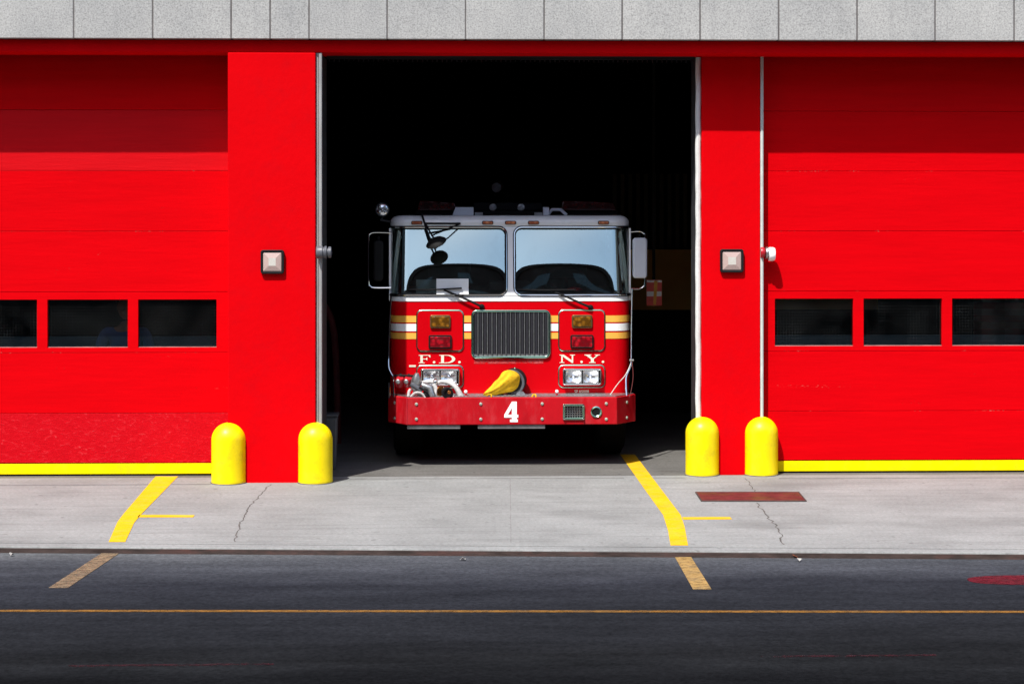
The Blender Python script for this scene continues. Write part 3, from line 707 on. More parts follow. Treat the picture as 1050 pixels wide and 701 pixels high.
# pillars of the greenhouse: centre post with flared ends, and the side walls
zt1 = PZ(232.5, fy(2.46))
hw = 0.036; fl = 0.085
op = []
def arc(cx, cz, a0, a1, r, n=7): return [(cx+r*math.cos(R(a0+(a1-a0)*k/n)), cz+r*math.sin(R(a0+(a1-a0)*k/n))) for k in range(n+1)]
sl = (zt1-zb0)
op += arc(xm+hw+fl, zb0+fl, 270, 180, fl)+arc(xm+hw+fl, zt1-fl, 180, 90, fl)+arc(xm-hw-fl, zt1-fl, 90, 0, fl)+arc(xm-hw-fl, zb0+fl, 0, -90, fl)
cpm = curve_mesh([op], 0.02)
for v in cpm.verts:
    x, z, e = v.co; v.co = (x, fy(z)+0.010-e, z)
bm = cpm
obj('centre_post', bm, 'white', FE, smooth=30)
for s in (-1, 1):
    bm = bmesh.new(); X0, X1 = sorted((xm+s*xo, xm+s*(xo-0.05)))
    yA = fy(zb0)+CR; yB = fy(zt1)+CR
    prism(bm, [(X0, yA, zb0+.002), (X0, yA+0.10, zb0+.002), (X0, yB+0.06, zt1), (X0, yB-0.0, zt1)], (X1-X0, 0, 0))
    obj('side_pillar', bm, 'white', FE, smooth=0, bevel=0.01)
    for ya_, yb_ in ((2.62, 2.78), (3.5, YBK-.002)): obj('side_pillar', box(X0, X1, ya_, yb_, zb0+.002, zt1), 'white', FE, smooth=0, bevel=0.01)
    bm = bmesh.new(); xx = xm+s*(xo-0.02)
    bm.faces.new([bm.verts.new(p) for p in ((xx, yA+.1, zb0), (xx, 2.62, zb0), (xx, 2.62, zt1), (xx, yB+.06, zt1))])
    obj('side_window', bm, 'side_glass', FE, smooth=0); bm = bmesh.new()
    bm.faces.new([bm.verts.new(p) for p in ((xx, 2.78, zb0), (xx, 3.5, zb0), (xx, 3.5, zt1), (xx, 2.78, zt1))])
    obj('side_window', bm, 'side_glass', FE, smooth=0)
    # doors
    dr = obj('cab_door', box(*sorted((xm+s*(xo+0.001), xm+s*(xo+0.014))), 1.95, 2.75, 0.62, ZR-0.02), 'truck_red', FE, smooth=0, bevel=0.006)
    obj('door_handle', T([(xm+s*(xo+0.03), 2.55, 1.25), (xm+s*(xo+0.03), 2.7, 1.25)], 0.014), 'chrome', dr)
obj('cab_rear_wall', box(xm-xo+.052, xm+xo-.052, YBK-0.05, YBK-.004, zb0+.002, zt1), 'vinyl', FE, smooth=0)
# roof
ZT = PZ(220.8, 1.75)
def roofrow(z, off): return [(p[0], p[1]+(fy(zt1)-fy(z)), z) for p in plan(z, off, back=YBK+off)]
rows = [roofrow(zt1+0.002, 0.006), roofrow(zt1+0.02, 0.014), roofrow(ZT-0.06, 0.012), roofrow(ZT-0.035, -0.004), roofrow(ZT-0.014, -0.03), roofrow(ZT-0.003, -0.075), roofrow(ZT, -0.14)]
bm = bmesh.new(); loft(bm, rows, close=True, caps=(True, True))
obj('cab_roof', bm, 'white', FE, smooth=50)
# marker lights
yfr = fy(zt1)
for px in (427.5, 500, 523.5, 547, 618.7):
    x, z = PX(px, yfr), PZ(228.3, yfr)
    bm = bmesh.new(); prof = rr(x-0.052, x+0.052, z-0.013, z+0.013, 0.012)
    prism(bm, xz(prof, yfr-0.045), (0, 0.04, 0)); o = obj('marker_light', bm, 'lens_marker', FE, bevel=0.006)
    bm = frame(bmesh.new(), rr(x-0.06, x+0.06, z-0.02, z+0.019, 0.016), rr(x-0.052, x+0.052, z-0.013, z+0.013, 0.012), yfr-0.02, yfr+0.0)
    obj('marker_bezel', bm, 'black', o)
# windshields
def pane(s):
    nu, nw, nz = 26, 12, 22
    u0 = hw-0.01
    bm = bmesh.new(); rows = []
    for j in range(nz+1):
        v = -1+2*j/nz; z = zb0-0.01+(zt1-zb0+0.02)*j/nz
        row = []
        for i in range(nu+1):
            u = -1+2*i/nu; x = u0+(xst-u0)*(i/nu)
            b = 0.026*(1-u*u)*(1-v*v)
            row.append((xm+s*x, fy(z)+0.012-b, z))
        for k in range(1, nw+1):
            a = R(88*k/nw); r = CR-0.012
            row.append((xm+s*(xst+r*math.sin(a)), fy(z)+CR-r*math.cos(a), z))
        rows.append(row)
    loft(bm, rows)
    w = obj('windshield', bm, 'windshield', FE, smooth=89)
    # rubber seal with bright bead
    def path(off, out):
        r = fl-off; q = []
        q += [(xst, zb0+off)]
        q += [(hw+fl+(xst-hw-fl)*k/6, zb0+off) for k in range(5, 0, -1)]
        q += arc(hw+fl, zb0+fl, 270, 180, r) + arc(hw+fl, zt1-fl, 180, 90, r)
        q += [(hw+fl+(xst-hw-fl)*k/6, zt1-off) for k in range(1, 6)]+[(xst, zt1-off)]
        p = [(xm+s*x, fy(z)-out, z) for x, z in q]
        lo = []; hi = []
        for k in range(1, 9):
            a = R(88*k/8); rr_ = CR+out
            for lst, z in ((lo, zb0+off), (hi, zt1-off)): lst.append((xm+s*(xst+rr_*math.sin(a)), fy(z)+CR-rr_*math.cos(a), z))
        return lo[::-1]+p+hi
    obj('window_seal', T(path(0.006, 0.006), 0.016, seg=8), 'black', w)
    obj('chrome_bead', T(path(0.006, 0.019), 0.006, seg=6), 'chrome', w)
pane(-1); pane(1)
# cab interior: dash, steering wheel, seats
obj('dashboard', prism(bmesh.new(), [(xm-1.1, 1.62, zb0-.05+.055), (xm-1.1, 2.02, zb0+.005), (xm-1.1, 2.0, zb0+0.06), (xm-1.1, 1.66, zb0+0.025)], (2.2, 0, 0)), 'vinyl', FE, smooth=0)
ws = Vector((xm+0.62, 2.12, zb0+0.16))
bm = bmesh.new(); cpts = [ws+Vector((0.2*math.cos(a), 0.07*math.sin(a), 0.19*math.sin(a)*0.6)) for a in [2*math.pi*k/24 for k in range(25)]]
cpts[-1] = cpts[0].copy(); tube(bm, cpts, 0.014, seg=8); tube(bm, [ws-Vector((.2, 0, 0)), ws+Vector((.2, 0, 0))], 0.012); tube(bm, [ws, ws+Vector((0, -0.1, -0.2))], 0.02)
obj('steering_wheel', bm, 'black', FE)
for s in (-1, 1):
    st = obj('seat_back', box(xm+s*0.65-0.24, xm+s*0.65+0.24, 2.7, 2.82, zb0+.01, zb0+0.42), 'teal', FE, smooth=0, bevel=0.04)
    obj('headrest', box(xm+s*0.65-0.13, xm+s*0.65+0.13, 2.71, 2.8, zb0+0.44, zb0+0.58), 'teal', st, smooth=0, bevel=0.03)
obj('console', box(xm-0.22, xm+0.22, 1.75, 2.3, zb0+0.02, zb0+0.13), 'vinyl', FE, smooth=0, bevel=0.01)
# stripes
yS = YC-0.0035
segs = ((402, 427.2), (475.3, 483.2), (564.3, 572.7), (620.3, 644))
for m, a, b in (('gold', 323.5, 330.3), ('white', 331.8, 339.3), ('gold', 341, 347.3)):
    za, zz = PZ(b, YC), PZ(a, YC)
    for p, q in segs:
        bm = bmesh.new()
        xa_, xb_ = PX(p, YC), PX(q, YC)
        if p == 402 or q == 644:
            s = -1 if p == 402 else 1; xi = xb_ if s < 0 else xa_
            row = [(xi, yS)]
            for k in range(0, 10):
                t = R(80*k/9); row.append((xm+s*(xst+(CR+.0035)*math.sin(t)), YC+CR-(CR+.0035)*math.cos(t)))
            row.append((xm+s*(xo+0.0035), YC+0.5))
            loft(bm, [[(x, y, za) for x, y in row], [(x, y, zz) for x, y in row]])
        else: bx(bm, xa_, xb_, yS, YC-0.0005, za, zz)
        obj('stripe', bm, m, FE, smooth=30, label=('white' if m == 'white' else 'gold')+' stripe on the engine front')
# light panels
def px_rr(a, b, c, d, y, r, n=6):
    return rr(PX(a, y), PX(b, y), PZ(d, y), PZ(c, y), r, n)
def off_rr(a, b, c, d, y, r, e, n=6):
    return rr(PX(a, y)+e, PX(b, y)-e, PZ(d, y)+e, PZ(c, y)-e, max(r-e, 0.003), n)
def ringtube(outl, y, r, seg=8): 
    p = [(q[0], y, q[1]) for q in outl]; p.append(p[0]); return T(p, r, seg=seg)
for a, b in ((427, 475.5), (572.5, 620.5)):
    pn = obj('light_panel', prism(bmesh.new(), xz(off_rr(a, b, 317.5, 360, YC, 0.05, 0.004), YC-0.012), (0, 0.011, 0)), 'truck_red', FE, smooth=30, bevel=0.003)
    obj('panel_trim', ringtube(off_rr(a, b, 317.5, 360, YC, 0.055, 0.006), YC-0.006, 0.009), 'trim', pn)
    c = (a+b)/2+0.2
    for nm, dx0, dx1, t, u, ls in (('amber_light', -10.5, 10.5, 322.8, 336.3, 'lens_amber'), ('red_light', -12, 11.8, 343.2, 357.3, 'lens_red')):
        o = obj(nm, frame(bmesh.new(), px_rr(c+dx0, c+dx1, t, u, YC, 0.02), off_rr(c+dx0, c+dx1, t, u, YC, 0.02, 0.016), YC-0.034, YC-0.013), 'bezel_bronze' if nm == 'amber_light' else 'black', pn, bevel=0.004)
        obj('lens', prism(bmesh.new(), xz(off_rr(c+dx0, c+dx1, t, u, YC, 0.02, 0.015), YC-0.042), (0, 0.028, 0)), ls, o, bevel=0.018, seg=4)
        # bright reflector core behind the lens face
# grille
GA, GB, GC, GD = 483, 564.5, 317.5, 367.3
gr = obj('grille', prism(bmesh.new(), xz(off_rr(GA, GB, GC, GD, YC, 0.06, 0.02), YC-0.004), (0, 0.003, 0)), 'black', FE)
obj('grille_frame', frame(bmesh.new(), px_rr(GA, GB, GC, GD, YC, 0.06), off_rr(GA, GB, GC, GD, YC, 0.06, 0.026), YC-0.026, YC-0.0005), 'trim', gr, bevel=0.008, seg=3)
bm = bmesh.new()
gx0, gx1 = PX(GA, YC)+0.026, PX(GB, YC)-0.026; gz0, gz1 = PZ(GD, YC)+0.02, PZ(GC, YC)-0.02
n = 16
for k in range(n):
    x = gx0+(k+0.5)*(gx1-gx0)/n; w = (gx1-gx0)/n
    prism(bm, [(x-w*0.30, YC-0.008, gz0+.004), (x-w*0.26, YC-0.018, gz0+.004), (x+w*0.22, YC-0.018, gz0+.004), (x+w*0.26, YC-0.008, gz0+.004)], (0, 0, gz1-gz0-.008))
    bx(bm, x+w*0.38, x+w*0.52, YC-0.018, YC-0.006, gz0+.004, gz1-.004, 1)
    prism(bm, [(x-w*0.3, YC-0.016, gz0-0.002), (x+w*0.3, YC-0.016, gz0-0.002), (x+w*0.3, YC-0.016, gz0+0.022), (x-w*0.3, YC-0.016, gz0+0.022)], (0, -0.006, 0.004), 1)
obj('grille_slats', bm, ('slat', 'steel'), gr, smooth=0)
# headlights
for a, b in ((427, 475.3), (572.5, 620.5)):
    hp = obj('headlight', prism(bmesh.new(), xz(off_rr(a, b, 374, 397.3, YC, 0.055, 0.006), YC-0.012), (0, 0.011, 0)), 'truck_red', FE, smooth=30)
    obj('headlight_trim', ringtube(off_rr(a, b, 374, 397.3, YC, 0.055, 0.005), YC-0.006, 0.0085), 'trim', hp)
    A, B, C, D = a+4.2, b-4, 377.3, 394.3
    obj('bezel', frame(bmesh.new(), px_rr(A, B, C, D, YC, 0.025), off_rr(A, B, C, D, YC, 0.025, 0.018), YC-0.070, YC-0.0125), 'chrome', hp, bevel=0.006)
    obj('bezel_insert', prism(bmesh.new(), xz(off_rr(A, B, C, D, YC, 0.02, 0.016), YC-0.02), (0, 0.006, 0)), 'black', hp, smooth=0)
    mid = (A+B)/2
    for p, q in ((A+3.0, mid-0.5), (mid+0.7, B-3.0)):
        x0_, x1_ = PX(p, YC), PX(q, YC); z0_, z1_ = PZ(D-2, YC), PZ(C+2, YC); cx, cz = (x0_+x1_)/2, (z0_+z1_)/2
        bm = bmesh.new(); nn = 12; rows = []
        for j in range(nn+1):
            row = []
            for i in range(nn+1):
                u, v = -1+2*i/nn, -1+2*j/nn; d = math.sqrt(min(1, (u*u+v*v)/1.2)) 
                row.append((cx+u*(x1_-x0_)/2, YC-0.062+0.040*(1-d**1.8), cz+v*(z1_-z0_)/2))
            rows.append(row)
        loft(bm, rows); lathe(bm, [(0.016, 0), (0.016, 0.012), (0.008, 0.018), (0, 0.019)], (cx, YC-0.020, cz), (0, -1, 0), 16)
        bx(bm, x0_, x1_, YC-0.0665, YC-0.063, z0_, z0_+0.006); bx(bm, x0_, x1_, YC-0.0665, YC-0.063, z1_-0.006, z1_); bx(bm, x0_, x0_+0.006, YC-0.0665, YC-0.063, z0_+.007, z1_-.007); bx(bm, x1_-0.006, x1_, YC-0.0665, YC-0.063, z0_+.007, z1_-.007)
        obj('lamp', bm, 'lamp_bowl' if 'lamp_bowl' in M else M.setdefault('lamp_bowl', mat('lamp_reflector', (0.82, 0.84, 0.86), 0.16, metal=0.8, var=0.12, vs=30, vstretch=(2.5, 1, 0.4), rvar=0.06)), hp)
# lettering
bm = bmesh.new()
for ch, a, b, t, u in (('F', 429.3, 441.8, 363.6, 372), ('.', 443.8, 446.4, 369.8, 372.2), ('D', 450.2, 466.8, 363.6, 372), ('.', 469.8, 472.4, 369.8, 372.2)):
    glyph(bm, ch, PX(a, YC), PX(b, YC), PZ(u, YC), PZ(t, YC), YC-0.003)
obj('lettering', bm, 'cream', FE, smooth=0, label='cream serif letters F.D. on the engine front')
bm = bmesh.new()
for ch, a, b, t, u in (('N', 573.6, 589.6, 363.6, 372), ('.', 595, 597.6, 369.8, 372.2), ('Y', 599.2, 615.2, 363.6, 372), ('.', 617, 619.6, 369.8, 372.2)):
    glyph(bm, ch, PX(a, YC), PX(b, YC), PZ(u, YC), PZ(t, YC), YC-0.003)
obj('lettering', bm, 'cream', FE, smooth=0, label='cream serif letters N.Y. on the engine front')
bm = text_bm('SP 05008', PX(589, YC), PX(603.8, YC), PZ(402.8, YC), PZ(400, YC), YC-0.003)
obj('small_lettering', bm, 'cream', FE, smooth=0)
obj('small_badge', box(PX(419.5, YC), PX(426.3, YC), YC-0.004, YC-0.0005, PZ(375.9, YC), PZ(373.9, YC)), 'cream', FE, smooth=0)
obj('scuff_mark', box(PX(486, YC), PX(557, YC), YC-0.003, YC-0.001, PZ(372.6, YC), PZ(369, YC)), 'scuff', FE, smooth=0)
# bumper
YB = 1.10; zq0, zq1 = PZ(435.3, YB), PZ(407.2, YB)
bA, bB = PX(417, YB), PX(632.5, YB); bC, bD = PX(398.2, YB+0.30), PX(651.5, YB+0.30)
pl_ = [(bC, YB+0.37, 0), (bC, YB+0.30, 0), (bA, YB, 0), (bB, YB, 0), (bD, YB+0.30, 0), (bD, YB+0.37, 0)]
bp_ = obj('bumper', prism(bmesh.new(), [(x, y, zq0) for x, y, z in pl_], (0, 0, zq1-zq0)), 'bumper_red', FE, smooth=0, bevel=0.008)
ins = [(bC+.02, YB+0.345), (bC+.02, YB+0.31), (bA+.01, YB+.022), (bB-.01, YB+.022), (bD-.02, YB+0.31), (bD-.02, YB+0.34)]
bm = prism(bmesh.new(), [(x, y, zq1+.001) for x, y in ins], (0, 0, 0.008))
for i in range(44):
    for j in range(4):
        x = bA+0.03+i*0.048+(0.024 if j % 2 else 0); y = YB+0.06+j*0.07
        bx(bm, x-0.012, x+0.012, y-0.005, y+0.005, zq1+0.009, zq1+0.013)
obj('tread_plate', bm, 'steel', bp_, smooth=0)
for px, pys in ((427, (414, 429.3)), (493, (414, 429.6)), (556, (414, 429.6)), (621.7, (414, 430))):
    for py in pys:
        obj('bolt', L([(0.017, 0), (0.017, 0.004), (0.011, 0.010), (0, 0.012)], (PX(px, YB), YB-0.0005, PZ(py, YB)), (0, -1, 0), 12), 'bolt', bp_)
for s, px in ((-1, 404.5), (1, 643.3)):
    for py in (412.8, 428.6):
        x = PX(px, YB+0.1); e = (bA-bC) if s < 0 else (bD-bB)
        t = ((bA-x) if s < 0 else (x-bB))/e
        obj('bolt', L([(0.017, 0), (0.017, 0.004), (0.011, 0.010), (0, 0.012)], (x, YB+0.30*t-0.001, PZ(py, YB+0.15)), Vector((s*0.30, -e, 0)), 12), 'bolt', bp_)
bm = bmesh.new(); glyph(bm, '4', PX(517, YB), PX(531, YB), PZ(432.5, YB), PZ(411.5, YB), YB-0.003)
obj('bumper_number', bm, 'white', bp_, smooth=0, label='white figure 4 in the middle of the bumper')
A, B, C, D = 577, 599.3, 414.2, 430.3
sp = obj('siren_speaker', frame(bmesh.new(), px_rr(A, B, C, D, YB, 0.012), off_rr(A, B, C, D, YB, 0.012, 0.024), YB-0.02, YB-0.0005), 'trim', bp_, bevel=0.004)
bm = bmesh.new(); bx(bm, PX(A, YB)+.02, PX(B, YB)-.02, YB-0.005, YB-0.001, PZ(D, YB)+.02, PZ(C, YB)-.02)
obj('speaker_backing', bm, 'black', sp, smooth=0)
bm = bmesh.new()
xs0, xs1, zs0, zs1 = PX(A, YB)+.024, PX(B, YB)-.024, PZ(D, YB)+.024, PZ(C, YB)-.024
for k in range(1, 7): x = xs0+(xs1-xs0)*k/7; bx(bm, x-.003, x+.003, YB-0.014, YB-0.008, zs0, zs1)
for k in range(1, 5): z = zs0+(zs1-zs0)*k/5; bx(bm, xs0, xs1, YB-0.0135, YB-0.0085, z-.003, z+.003)
for i in (0, 1):
    for j in (0, 1): lathe(bm, [(0.012, 0), (0.010, 0.008), (0, 0.01)], (PX(A, YB)+0.014+i*(PX(B, YB)-PX(A, YB)-.028), YB-0.02, PZ(D, YB)+.014+j*(PZ(C, YB)-PZ(D, YB)-.028)), (0, -1, 0), 10)
obj('speaker_grid', bm, 'chrome', sp, smooth=30)
x, z = PX(611.3, YB), PZ(422.3, YB)
hn = obj('horn_port', L([(0.058, 0), (0.058, 0.012), (0.048, 0.016), (0.042, 0.012), (0.042, 0.002)], (x, YB-0.0006, z), (0, -1, 0), 28), 'trim', bp_)
obj('horn_bore', L([(0.043, 0.0), (0.043, 0.003)], (x, YB-0.0008, z), (0, -1, 0), 24), 'black', hn)
for a, b in ((417.5, 472), (490, 559)):
    obj('skid_plate', box(PX(a, YB), PX(b, YB), YB+0.02, YB+0.1, PZ(439.6, YB), zq0-0.002), 'skid', bp_, smooth=0, bevel=0.004)
obj('bumper_seam', box(PX(416.6, YB), PX(417.8, YB), YB-0.003, YB+0.004, zq0+0.005, zq1-0.004), 'red_part', bp_, smooth=0)
# bumper extension between bumper and cab
obj('bumper_bracket', box(-0.55, 0.55, YB+0.33, 2.2, 0.46, 0.6), 'dark', FE, smooth=0)
# marker posts on the bumper
for px in (477.6, 571):
    o = obj('marker_post', T([(PX(px, 1.2), 1.2, zq1), (PX(px, 1.2), 1.2, PZ(398.5, 1.2))], 0.012), 'red_part', FE)
    bm = bmesh.new(); bmesh.ops.create_icosphere(bm, subdivisions=2, radius=0.019, matrix=Matrix.Translation((PX(px, 1.2), 1.195, PZ(401.2, 1.2)))); obj('reflector', bm, 'white', o)
# front suction inlet with its yellow cover
ic = P(527.3, 389.5, 1.36)
inl = obj('suction_inlet', L([(0.12, 0.0), (0.13, 0.02), (0.13, 0.06), (0.118, 0.075), (0.118, 0.1), (0.128, 0.105), (0.128, 0.13), (0.1, 0.135)], ic+Vector((0.012, 0.05, 0)), (-0.28, -1, -0.12), 32), 'black', FE)
obj('inlet_ring', L([(0.119, 0.128), (0.130, 0.126), (0.132, 0.134), (0.124, 0.137), (0.117, 0.134)], ic+Vector((0.012, 0.05, 0)), (-0.28, -1, -0.12), 36), 'device', inl)
bm = bmesh.new(); cc = ic+Vector((0.012, 0.05, 0))
for k in range(6):
    a = 2*math.pi*k/6+.4; p = cc+Vector((0.12*math.cos(a)-0.02, -0.07, 0.12*math.sin(a))); bmesh.ops.create_icosphere(bm, subdivisions=1, radius=0.016, matrix=Matrix.Translation(p))
obj('inlet_lugs', bm, 'trim', inl)
obj('inlet_elbow', T([cc+Vector((0.0, 0.06, -0.06)), cc+Vector((0.03, -0.02, -0.13)), (cc.x+0.05, 1.28, zq1)], 0.05, seg=14), 'steel', inl)
# cover: loft from mouth ring to pinched tip
mouth = [(517.5, 380), (523, 379), (529, 381), (532.8, 385), (532.5, 391), (530.5, 397.5), (526, 400.3), (520, 401), (516, 397), (513.5, 391), (512.8, 386), (514.5, 382)]
tip_ = [(496.2, 403), (497.5, 402.4), (499, 402.8), (500, 403.6), (500.5, 404.6), (500, 405.6), (499, 406.2), (497.5, 406.4), (496.2, 406), (495.5, 405.2), (495.2, 404.4), (495.5, 403.5)]
def ringpts(rg, y0, dy):
    cx = sum(p[0] for p in rg)/len(rg); m = len(rg); o = []
    for k, p in enumerate(rg):
        o.append(P(p[0], p[1], y0+dy*math.cos(2*math.pi*(k)/m+2.2)))
    return o
rA, rT = ringpts(mouth, 1.26, 0.06), ringpts(tip_, 1.16, 0.015)
def resample(rg, n):
    m = len(rg); o = []
    for k in range(n):
        f = k*m/n; i0 = int(f); t = f-i0; p0, p1, p2, p3 = (rg[(i0+d_) % m] for d_ in (-1, 0, 1, 2))
        o.append(0.5*((2*p1)+(p2-p0)*t+(2*p0-5*p1+4*p2-p3)*t*t+(3*p1-p0-3*p2+p3)*t**3))
    return o
nR = 30; rA, rT = resample(rA, nR), resample(rT, nR)
cA, cT = sum(rA, Vector())/nR, sum(rT, Vector())/nR
rows = [[cA.lerp(p, 0.90)+Vector((0.02, 0.012, 0)) for p in rA], [cA.lerp(p, 0.97)+Vector((0.004, 0.002, 0)) for p in rA]]
for t in [0, 0.02, 0.05]+[k/18 for k in range(2, 18)]+[0.985, 1]:
    row = []
    for i in range(nR):
        p = rA[i].lerp(rT[i], t); cen = cA.lerp(cT, t)
        th = 2*math.pi*i/nR; amp = min(1, t*7)*(1-0.35*t)
        fold = 0.13*math.sin(5*th+2.2*t+0.6) + 0.07*math.sin(9*th-5*t) + 0.22*mnoise.noise(Vector((math.cos(th)*1.3, math.sin(th)*1.3, t*3.2)))
        p = p+(p-cen)*fold*amp+Vector((0, 0, -0.014*math.sin(math.pi*t)))
        row.append(p)
    rows.append(row)
bm = loft(bmesh.new(), rows, close=True, caps=(True, True))
cv = obj('inlet_cover', bm, 'canvas', inl, smooth=60, label='yellow canvas cover drawn to a point over the inlet')
sd = cv.modifiers.new('sub', 'SUBSURF'); sd.levels = 1; sd.render_levels = 2
bm = bmesh.new(); q = [P(500, 406.6, 1.14), P(500, 404.8, 1.13), P(503.5, 404.3, 1.12), P(503.8, 407, 1.11)]
tube(bm, q, 0.008, smooth_n=4, seg=6); q = [P(545.5, 407, 1.12), P(546.5, 404.8, 1.13), P(549, 404.6, 1.13), P(549.5, 407, 1.12)]; tube(bm, q, 0.008, smooth_n=4, seg=6)
obj('tie_loops', bm, 'canvas', inl)
# grab rails and wires
g1 = [P(401, 303, 1.42), P(399.3, 335, 1.38), P(398.6, 362, 1.34), P(398.6, 376, 1.3), P(401, 382.5, 1.28), P(403.3, 388, 1.27), P(404, 407, 1.26)]
obj('grab_rail', T(g1, 0.010, smooth_n=4), 'chrome', FE)
obj('grab_rail', T([P(399.2, 392, 1.3), P(399.2, 408, 1.29)], 0.012), 'chrome', FE)
g2 = [P(648.3, 296, 1.5), P(647.7, 340, 1.46), P(647.3, 372, 1.42), P(646, 377, 1.4), P(642.3, 386, 1.36), P(642, 396, 1.32), P(642.8, 408, 1.28)]
obj('grab_rail', T(g2, 0.010, smooth_n=4), 'chrome', FE)
obj('marker_wire', T([P(647.5, 371, 1.42), P(641.5, 384, 1.36), P(633, 394, 1.3), P(624.5, 406.5, 1.22)], 0.004, smooth_n=5, seg=6), 'conduit', FE)
obj('marker_wire', T([P(648, 369, 1.42), P(649.2, 384, 1.38), P(648, 396, 1.34), P(645.5, 407, 1.28)], 0.003, smooth_n=5, seg=6), 'hose_red', FE)
obj('pole_collar', T([P(645.5, 369.3, 1.42), P(649.8, 369.3, 1.42)], 0.012), 'steel', FE)
obj('edge_trim', box(PX(400.2, 1.6)-0.012, PX(400.2, 1.6)+0.008, 1.58, 1.66, PZ(308, 1.6), PZ(234, 1.6)), 'white', FE, smooth=0)
obj('edge_trim', box(PX(645.6, 1.6)-0.008, PX(645.6, 1.6)+0.010, 1.58, 1.66, PZ(308, 1.6), PZ(234, 1.6)), 'white', FE, smooth=0)
# side mirrors
def side_mirror(s):
    y = 1.55
    if s < 0: fr = [(401, 238.5), (384, 238.2), (379.5, 240), (378, 245), (378, 288), (379.5, 293), (384, 295), (401, 295)]; box_ = (383.2, 393, 246.5, 288)
    else: fr = [(647, 237.6), (656, 237.2), (660, 239.5), (661.5, 245), (661.5, 288), (660, 293.5), (656, 296), (647, 296)]; box_ = (648.6, 663.2, 243.8, 285.3)
    o = obj('side_mirror', T([P(a, b, y) for a, b in fr], 0.009, smooth_n=4), 'chrome', FE)
    a, b, c, d = box_
    bm = prism(bmesh.new(), xz(px_rr(a, b, c, d, y, 0.035), y-0.06), (0, 0.1, 0))
    obj('mirror_housing', bm, 'mirror_dark' if s < 0 else 'grey', o, bevel=0.02, seg=4)  # reflections painted in: dark bay on the left housing, pale sky on the right
    obj('mirror_face', prism(bmesh.new(), xz(off_rr(a, b, c, d, y, 0.03, 0.012), y+0.042), (0, 0.004, 0)), 'mirror', o)
    obj('mirror_clamp', T([P((a+b)/2, c-4, y-0.01), P((a+b)/2, c+1, y-0.01)], 0.012), 'black', o)
side_mirror(-1); side_mirror(1)
# convex crossover mirror on its arms
mc = P(447.3, 249, 1.22)
cm = obj('convex_mirror', L([(0.0, 0.05), (0.045, 0.046), (0.085, 0.03), (0.108, 0.006), (0.112, 0.0), (0.106, -0.006), (0.05, -0.02), (0, -0.024)], mc, (-0.34, -0.42, 0.86), 32), 'mirror_dark', FE, smooth=60)
k1, k2, tipm = P(437.5, 236, 1.34), P(432.5, 219.5, 1.66), mc+Vector((0.0, -0.01, 0.04))
obj('mirror_arm', T([k2, k1, P(441, 245, 1.26), tipm], 0.011), 'black', cm)
obj('mirror_arm', T([P(435.8, 229.2, 1.45), P(472, 229.3, 1.6)], 0.011), 'black', cm)
obj('mirror_arm', T([P(442.5, 241.5, 1.3), P(470.5, 230, 1.58)], 0.008), 'black', cm)
obj('mirror_arm', T([P(436, 229, 1.45), P(445.8, 246, 1.24)], 0.010), 'black', cm)
# wipers
def wiper(pts, blade):
    w = obj('wiper', T([P(*q) for q in pts], [0.014, 0.008], seg=8), 'black', FE)
    obj('wiper_blade', T([P(*q) for q in blade], 0.009, seg=6), 'black', w)
    e = pts[0]; obj('wiper_pivot', L([(0.028, 0), (0.028, 0.02), (0.018, 0.035), (0, 0.037)], P(e[0], e[1], YC), (0, -1, 0), 16), 'black', w)
wiper([(494, 314.2, YC-0.04), (485, 310, YC-0.045), (470, 303.2, YC-0.04), (455, 297.2, YC-0.01)], [(417.5, 296.8, YC-0.012), (440, 297.2, YC-0.03), (473.5, 295.4, YC-0.03)])
wiper([(605.5, 315, YC-0.04), (597, 311.5, YC-0.045), (580, 303.8, YC-0.04), (563, 297, YC-0.01)], [(529.5, 296.8, YC-0.012), (556, 297.6, YC-0.03), (590, 297.2, YC-0.03)])
# spotlight
sc = P(392, 215, 1.75)
so = obj('spotlight', L([(0.03, 0.1), (0.055, 0.07), (0.075, 0.02), (0.078, 0.0), (0.070, -0.012), (0.068, -0.004)], sc, (0, 1, 0), 28), 'dark', FE)
obj('spot_lens', L([(0.069, 0.0), (0.06, 0.008), (0.0, 0.016)], sc+Vector((0, 0.003, 0)), (0, -1, 0), 24), M['lamp_bowl'], so)
bm = bmesh.new()
for dx, dz in ((-.026, .03), (.026, .03), (0, 0), (-.03, -.022), (.03, -.022)): bmesh.ops.create_icosphere(bm, subdivisions=2, radius=0.015, matrix=Matrix.Translation(sc+Vector((dx, -.014, dz))))
obj('spot_bulbs', bm, 'chrome', so)
obj('spot_bracket', T([P(390, 225.5, 1.78), P(404, 228, 1.75)], 0.012), 'dark', so)
obj('spot_stalk', T([sc+Vector((0, .05, -.05)), P(391.5, 226, 1.78)], 0.012), 'dark', so)
